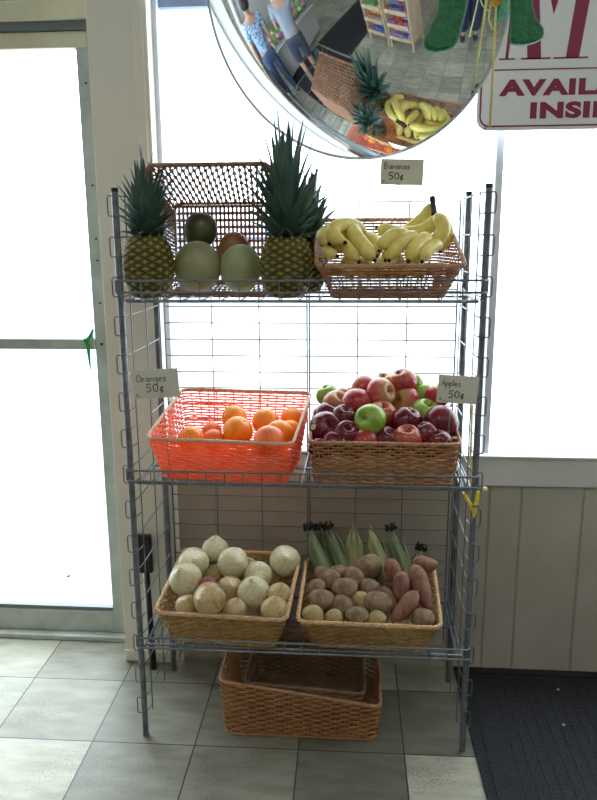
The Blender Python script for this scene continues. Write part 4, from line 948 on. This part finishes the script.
# ================================================================ THE REST OF THE SHOP (seen in the convex mirror)
wood = mat('pine_wood', (.50, .36, .22), .6, c2=(.60, .46, .30), scale=12, stretch=(1, 1, .2)); white = mat('white_laminate', (.52, .54, .52), .5)
dark = mat('dark_board', (.035, .04, .045), .6)
def rnd(s): return random.Random(s)
cols_ = [('blue', (.03, .10, .45)), ('purple', (.22, .08, .40)), ('red', (.45, .03, .03)), ('violet', (.35, .20, .55)), ('orange', (.6, .2, .04)), ('green', (.06, .28, .06)), ('yellow', (.7, .5, .06))]
pk = {n: mat(n+'_wrapper', c, .3, c2=tuple(min(1, x*1.8+.15) for x in c), scale=25) for n, c in cols_}
cr_ = thing('candy_rack', 'pale wooden stepped rack of sweets reflected in the mirror', 'rack', (-.62, -1.95, 0), (0, 0, R(188)))
for cx in (-.27, .27):
    for sx in (-.235, .235):
        MB().box(cx+sx-.015, cx+sx+.015, -.20, .20, .16, 1.42).build('side_panel', wood, cr_, smooth=False, bevel=.004)
        for yy in (-.17, .17): MB().tube([(cx+sx, yy*1.15, 0), (cx+sx, yy, .18)], .022, 6).build('leg', wood, cr_)
    MB().box(cx-.22, cx+.22, .17, .19, .16, 1.42).build('back_panel', wood, cr_, smooth=False)
    for k in range(5):
        z = .22+.25*k; s = MB(); s.box(cx-.22, cx+.22, -.22, .17, z, z+.015).box(cx-.22, cx+.22, -.235, -.22, z, z+.075); s.build('shelf', wood, cr_, smooth=False)
pb = {n: MB().box(-.035, .035, -.045, .045, -.02, .02).build('sweet_packet', pk[n], smooth=False, bevel=.012) for n, c in cols_}; up_ = set()
q = Matrix.Rotation(R(188), 4, 'Z'); rn = rnd(5)
for cx, k, i, j in itertools.product((-.27, .27), range(5), range(5), range(2)):
    z = .22+.25*k; p = q @ Vector((cx-.17+.085*i, -.14+.13*j, z+.045+.02*j)); n = [['violet', 'blue'], ['red', 'purple'], ['blue', 'red'], ['orange', 'violet'], ['green', 'yellow']][(k+(cx > 0)*2) % 5][rn.random() > .75]
    o = pb[n] if n not in up_ else pb[n].copy()
    if n in up_: COL.objects.link(o)
    up_.add(n); o.location = p+Vector((-.62, -1.95, 0)); o.rotation_euler = (rn.uniform(-.4, .4), rn.uniform(-.3, .3), rn.uniform(0, 3)); tag(o, n+' packet of sweets on the wooden rack', 'sweets', n+' sweet packets on the wooden rack')
for cx in (-.27, .27):
    for k in range(5):
        p = q @ Vector((cx+.15, -.242, .22+.25*k+.05)); o = MB().box(-.025, .025, -.001, .001, -.02, .02).build('price_tag', 'paper', smooth=False, loc=tuple(p+Vector((-.62, -1.95, 0))), rot=(0, 0, R(188))); tag(o, 'blank white price tag on a shelf edge of the wooden rack', 'tag', 'tags on the wooden rack')
# long low white freezer counter with wire baskets
ct = thing('wire_basket_stand', 'white counter with black wire baskets of greens reflected in the mirror', 'stand', (-2.75, -.75, 0), (0, 0, R(75)))
MB().box(-.85, .85, -.28, .28, .05, .62).build('cabinet', white, ct, smooth=False, bevel=.01)
MB().box(-.88, .88, -.31, .31, .62, .65).build('counter_top', white, ct, smooth=False, bevel=.005)
w_ = MB()
for i in range(18): x = -.82+1.64*i/17; w_.tube([(x, -.30, .66), (x, -.30, .98)], .003, 4).tube([(x, .30, .66), (x, .30, .98)], .003, 4)
for i in range(4):
    z = .67+.10*i
    for y in (-.30, .30): w_.tube([(-.82, y, z), (.82, y, z)], .003, 4)
    for x in (-.82, 0, .82): w_.tube([(x, -.30, z), (x, .30, z)], .003, 4)
w_.build('wire_basket', 'black', ct)
lf = mat('lettuce', (.10, .30, .05), .5, c2=(.35, .50, .20), scale=20, bump=.6); rad = mat('radish', (.35, .05, .12), .4, c2=(.5, .3, .4), scale=20)
q2 = Matrix.Rotation(R(75), 4, 'Z'); first = {}
for i in range(16):
    kd = 'lettuce_head' if i % 3 else 'radish_bunch'; p = q2 @ Vector((-.72+.19*(i % 8), -.13+.26*(i//8), .735)); 
    if kd not in first:
        o = MB().lathe(sphere_prof(14, .85, .05), 18, fn=lambda x, y, z, a: (x*(1+.12*math.sin(5*a)), y*(1+.12*math.sin(5*a)), z)); o.v = [tuple(c*.088 for c in v_) for v_ in o.v]; o = o.build(kd, lf if kd[0] == 'l' else rad); first[kd] = o
    else: o = first[kd].copy(); COL.objects.link(o)
    o.location = p+Vector((-2.75, -.75, 0)); o.rotation_euler = (0, 0, i*1.3); tag(o, 'leafy lettuce head in the wire baskets' if kd[0] == 'l' else 'bunch of pink radishes in the wire baskets', 'vegetable', 'lettuces in the wire baskets' if kd[0] == 'l' else 'radishes in the wire baskets')
# long pale slatted cases along the back left
for k, (x, y, r) in enumerate(((-4.3, -2.3, 70), (-2.9, -4.1, 20))):
    t = thing('display_case', ['long pale slatted display case on the left wall side', 'pale slatted display case towards the back of the shop'][k], 'case', (x, y, 0), (0, 0, R(r)), group='slatted display cases')
    m = MB().box(-1.3, 1.3, -.35, .35, 0, .9); m.build('body', white, t, smooth=False, bevel=.01)
    s = MB()
    for j in range(7): s.box(-1.28, 1.28, .351, .358, .06+.12*j, .07+.12*j)
    for j in range(7): s.box(-1.28, 1.28, -.358, -.351, .06+.12*j, .07+.12*j)
    s.build('slats', dark, t, smooth=False); MB().box(-1.3, 1.3, -.36, .36, .9, .93).build('top', 'alu', t, smooth=False)
tag(MB().box(-2.45, -1.35, -3.2, -1.25, .001, .010).build('entrance_mat', 'matb', smooth=False, bevel=.003), 'dark brown entrance mat on the tiles reflected in the mirror', 'mat')
tag(MB().box(-2.4, -.72, -1.20, -.02, .001, .010).build('door_mat', 'matb', smooth=False, bevel=.003), 'black mat on the tiles between the door and the wooden rack', 'mat')

# ---- people
def skin(name, verts, edges, radii, m, parent, root=0, sub=2):
    me = bpy.data.meshes.new(name); me.from_pydata(verts, edges, []); o = bpy.data.objects.new(name, me); COL.objects.link(o); o.parent = parent
    md = o.modifiers.new('skin', 'SKIN'); md.use_smooth_shade = True
    for i, s in enumerate(me.skin_vertices[0].data): s.radius = radii[i] if isinstance(radii[i], tuple) else (radii[i], radii[i]); s.use_root = (i == root)
    sb = o.modifiers.new('smooth', 'SUBSURF'); sb.levels = sb.render_levels = sub; me.materials.append(m); return o
skin_m = mat('skin', (.48, .27, .19), .5); hair_m = mat('dark_hair', (.02, .014, .01), .6, bump=.5, bscale=200)
def person(lab, loc, rz, shirt, legs_m, shorts=False, arms='down', bend=0.0, shoe=None, wide=1.0):
    t = thing('person', lab, 'person', loc, (0, 0, rz)); c, s = math.cos(bend), math.sin(bend)      # faces local -y
    def B(x, y, z):                                       # bend the upper body at the hips (z=.95)
        if z <= .95: return (x, y, z)
        dz = z-.95; return (x, y*c-dz*s, .95+dz*c+y*s)
    el = {'down': [(.23, .02, 1.14), (.25, -.06, .90), (.25, -.09, .82)], 'fwd': [(.23, -.06, 1.18), (.16, -.28, 1.10), (.14, -.36, 1.09)], 'up': [(.22, -.10, 1.20), (.10, -.26, 1.42), (.075, -.29, 1.49)]}[arms]
    V = [B(0, 0, .95), B(0, .0, 1.10), B(0, .01, 1.28), B(0, .01, 1.42), B(0, -.005, 1.50), B(0, -.02, 1.58), B(0, -.025, 1.68)]; Rr = [(.16, .11), (.135, .095), (.165, .11), (.12, .08), .052, .085, .088]; E = [(i, i+1) for i in range(6)]
    for sx in (-1, 1):
        b = len(V); V += [B(sx*.18, .01, 1.42)]+[B(sx*x, y, z) for x, y, z in el]; Rr += [.058, .043, .032, (.038, .02)]; E += [(3, b), (b, b+1), (b+1, b+2), (b+2, b+3)]
        b = len(V); V += [(sx*.10, 0, .86), (sx*.105, -.015, .50), (sx*.11, .01, .10), (sx*.115, -.05, .035), (sx*.12, -.15, .025)]; Rr += [.088, .058, .038, .038, (.036, .022)]; E += [(0, b), (b, b+1), (b+1, b+2), (b+2, b+3), (b+3, b+4)]
    skin('body', V, E, Rr, skin_m, t)
    for sx in (-1, 1):                                    # fingers and thumb
        h = Vector(B(sx*el[2][0], el[2][1], el[2][2])); w0 = Vector(B(sx*el[1][0], el[1][1], el[1][2])); d = (h-w0).normalized(); sd = d.cross(Vector((0, 0, 1) if abs(d.z) < .8 else (0, 1, 0))).normalized(); dn = d.cross(sd)
        for k, ln in enumerate((.062, .07, .066, .052)):
            a = h+d*.012+sd*(.018*(k-1.5)); skin('finger', [a, a+d*ln*.5+dn*.004, a+d*ln*.9+dn*.018], [(0, 1), (1, 2)], [.009, .008, .007], skin_m, t, sub=1)
        a = h-sd*.03*sx; skin('thumb', [a-d*.01, a-sd*.018*sx+d*.015, a-sd*.02*sx+d*.04], [(0, 1), (1, 2)], [.011, .009, .008], skin_m, t, sub=1)
    V2 = [B(0, 0, .93)]+[V[i] for i in (1, 2, 3)]; R2 = [(.175, .125), (.152, .112), (.185, .128), (.135, .095)]; E2 = [(0, 1), (1, 2), (2, 3)]
    for sx in (-1, 1):
        b = len(V2); A0 = Vector(B(sx*.18, .01, 1.42)); A1 = Vector(B(sx*el[0][0], el[0][1], el[0][2])); V2 += [tuple(A0), tuple(A0.lerp(A1, .75))]; R2 += [.075, .062]; E2 += [(3, b), (b, b+1)]
    skin('shirt', V2, E2, R2, shirt, t)
    V3 = [(0, 0, 1.00), (0, 0, .93)]; R3 = [(.172, .122), (.175, .125)]; E3 = [(0, 1)]
    for sx in (-1, 1):
        b = len(V3); V3 += [(sx*.10, 0, .84), (sx*.105, -.015, .52 if not shorts else .50)]; R3 += [.104*wide, (.078 if not shorts else .088)*wide]; E3 += [(1, b), (b, b+1)]
        if not shorts: V3 += [(sx*.11, .01, .11)]; R3 += [.062*wide]; E3 += [(b+1, b+2)]
    skin('shorts' if shorts else 'trousers', V3, E3, R3, legs_m, t)
    for sx in (-1, 1): skin('shoe', [(sx*.113, .03, .045), (sx*.117, -.08, .04), (sx*.12, -.19, .032)], [(0, 1), (1, 2)], [(.048, .042), (.052, .036), (.045, .028)], shoe or dark, t, sub=1)
    hd = Vector(B(0, -.02, 1.66)); hr = MB().lathe([(max(math.sin(PI*i/12), .01)*.108, -math.cos(PI*i/12)*.125) for i in range(3, 13)], 20, fn=lambda x, y, z, a: (x, y*1.05+.028+max(0, -z)*.15, z+.015)); o = hr.build('hair', hair_m, t); o.location = hd
    fc = MB().tube([(0, -.100, .005), (0, -.122, -.02), (0, -.103, -.032)], [.009, .015, .011], 8); fc.build('nose', skin_m, t, loc=tuple(hd))
    for sx in (-1, 1):
        MB().lathe(sphere_prof(8, 1, 0), 10).build('eye', dark, t, loc=(hd.x+sx*.034, hd.y-.092, hd.z+.018)).scale = (.012, .006, .007)
        MB().lathe(sphere_prof(8, 1, 0), 10).build('ear', skin_m, t, loc=(hd.x+sx*.098, hd.y, hd.z)).scale = (.012, .022, .032)
    MB().lathe(sphere_prof(8, 1, 0), 10).build('mouth', mat('lips', (.35, .12, .10), .5), t, loc=(hd.x, hd.y-.092, hd.z-.045)).scale = (.024, .007, .006)
    return t
grey = mat('grey_tshirt', (.27, .30, .36), .85, c2=(.32, .35, .41), scale=9); shorts_m = mat('dark_shorts', (.04, .05, .08), .8); jeans = mat('blue_jeans', (.05, .08, .17), .8); navy = mat('navy_trousers', (.012, .018, .05), .8)
plaid = mat('blue_checked_shirt', (.08, .20, .42), .8, c2=(.45, .58, .70), scale=30, stretch=(1, 1, 1), lo=.45, hi=.5)
yel = mat('yellow_top', (.70, .62, .05), .7); blu = mat('blue_hem', (.03, .25, .6), .7)
person('person in a grey T-shirt and dark shorts leaning over the wire baskets', (-1.62, -.42, .022), R(-72), grey, shorts_m, True, 'fwd', .18)
person('person in a blue checked shirt and jeans beside the door wall', (-1.95, .16, .0), R(-95), plaid, jeans, False, 'down', .1)
ph = person('person in navy trousers and yellow top taking the photograph', (.76, -2.18, 0), R(172), yel, navy, False, 'up', wide=1.6)
MB().lathe([(.178, .93), (.182, .96), (.178, .99)], 32, fn=lambda x, y, z, a: (x, y*.74, z)).build('blue_hem_band', blu, ph)
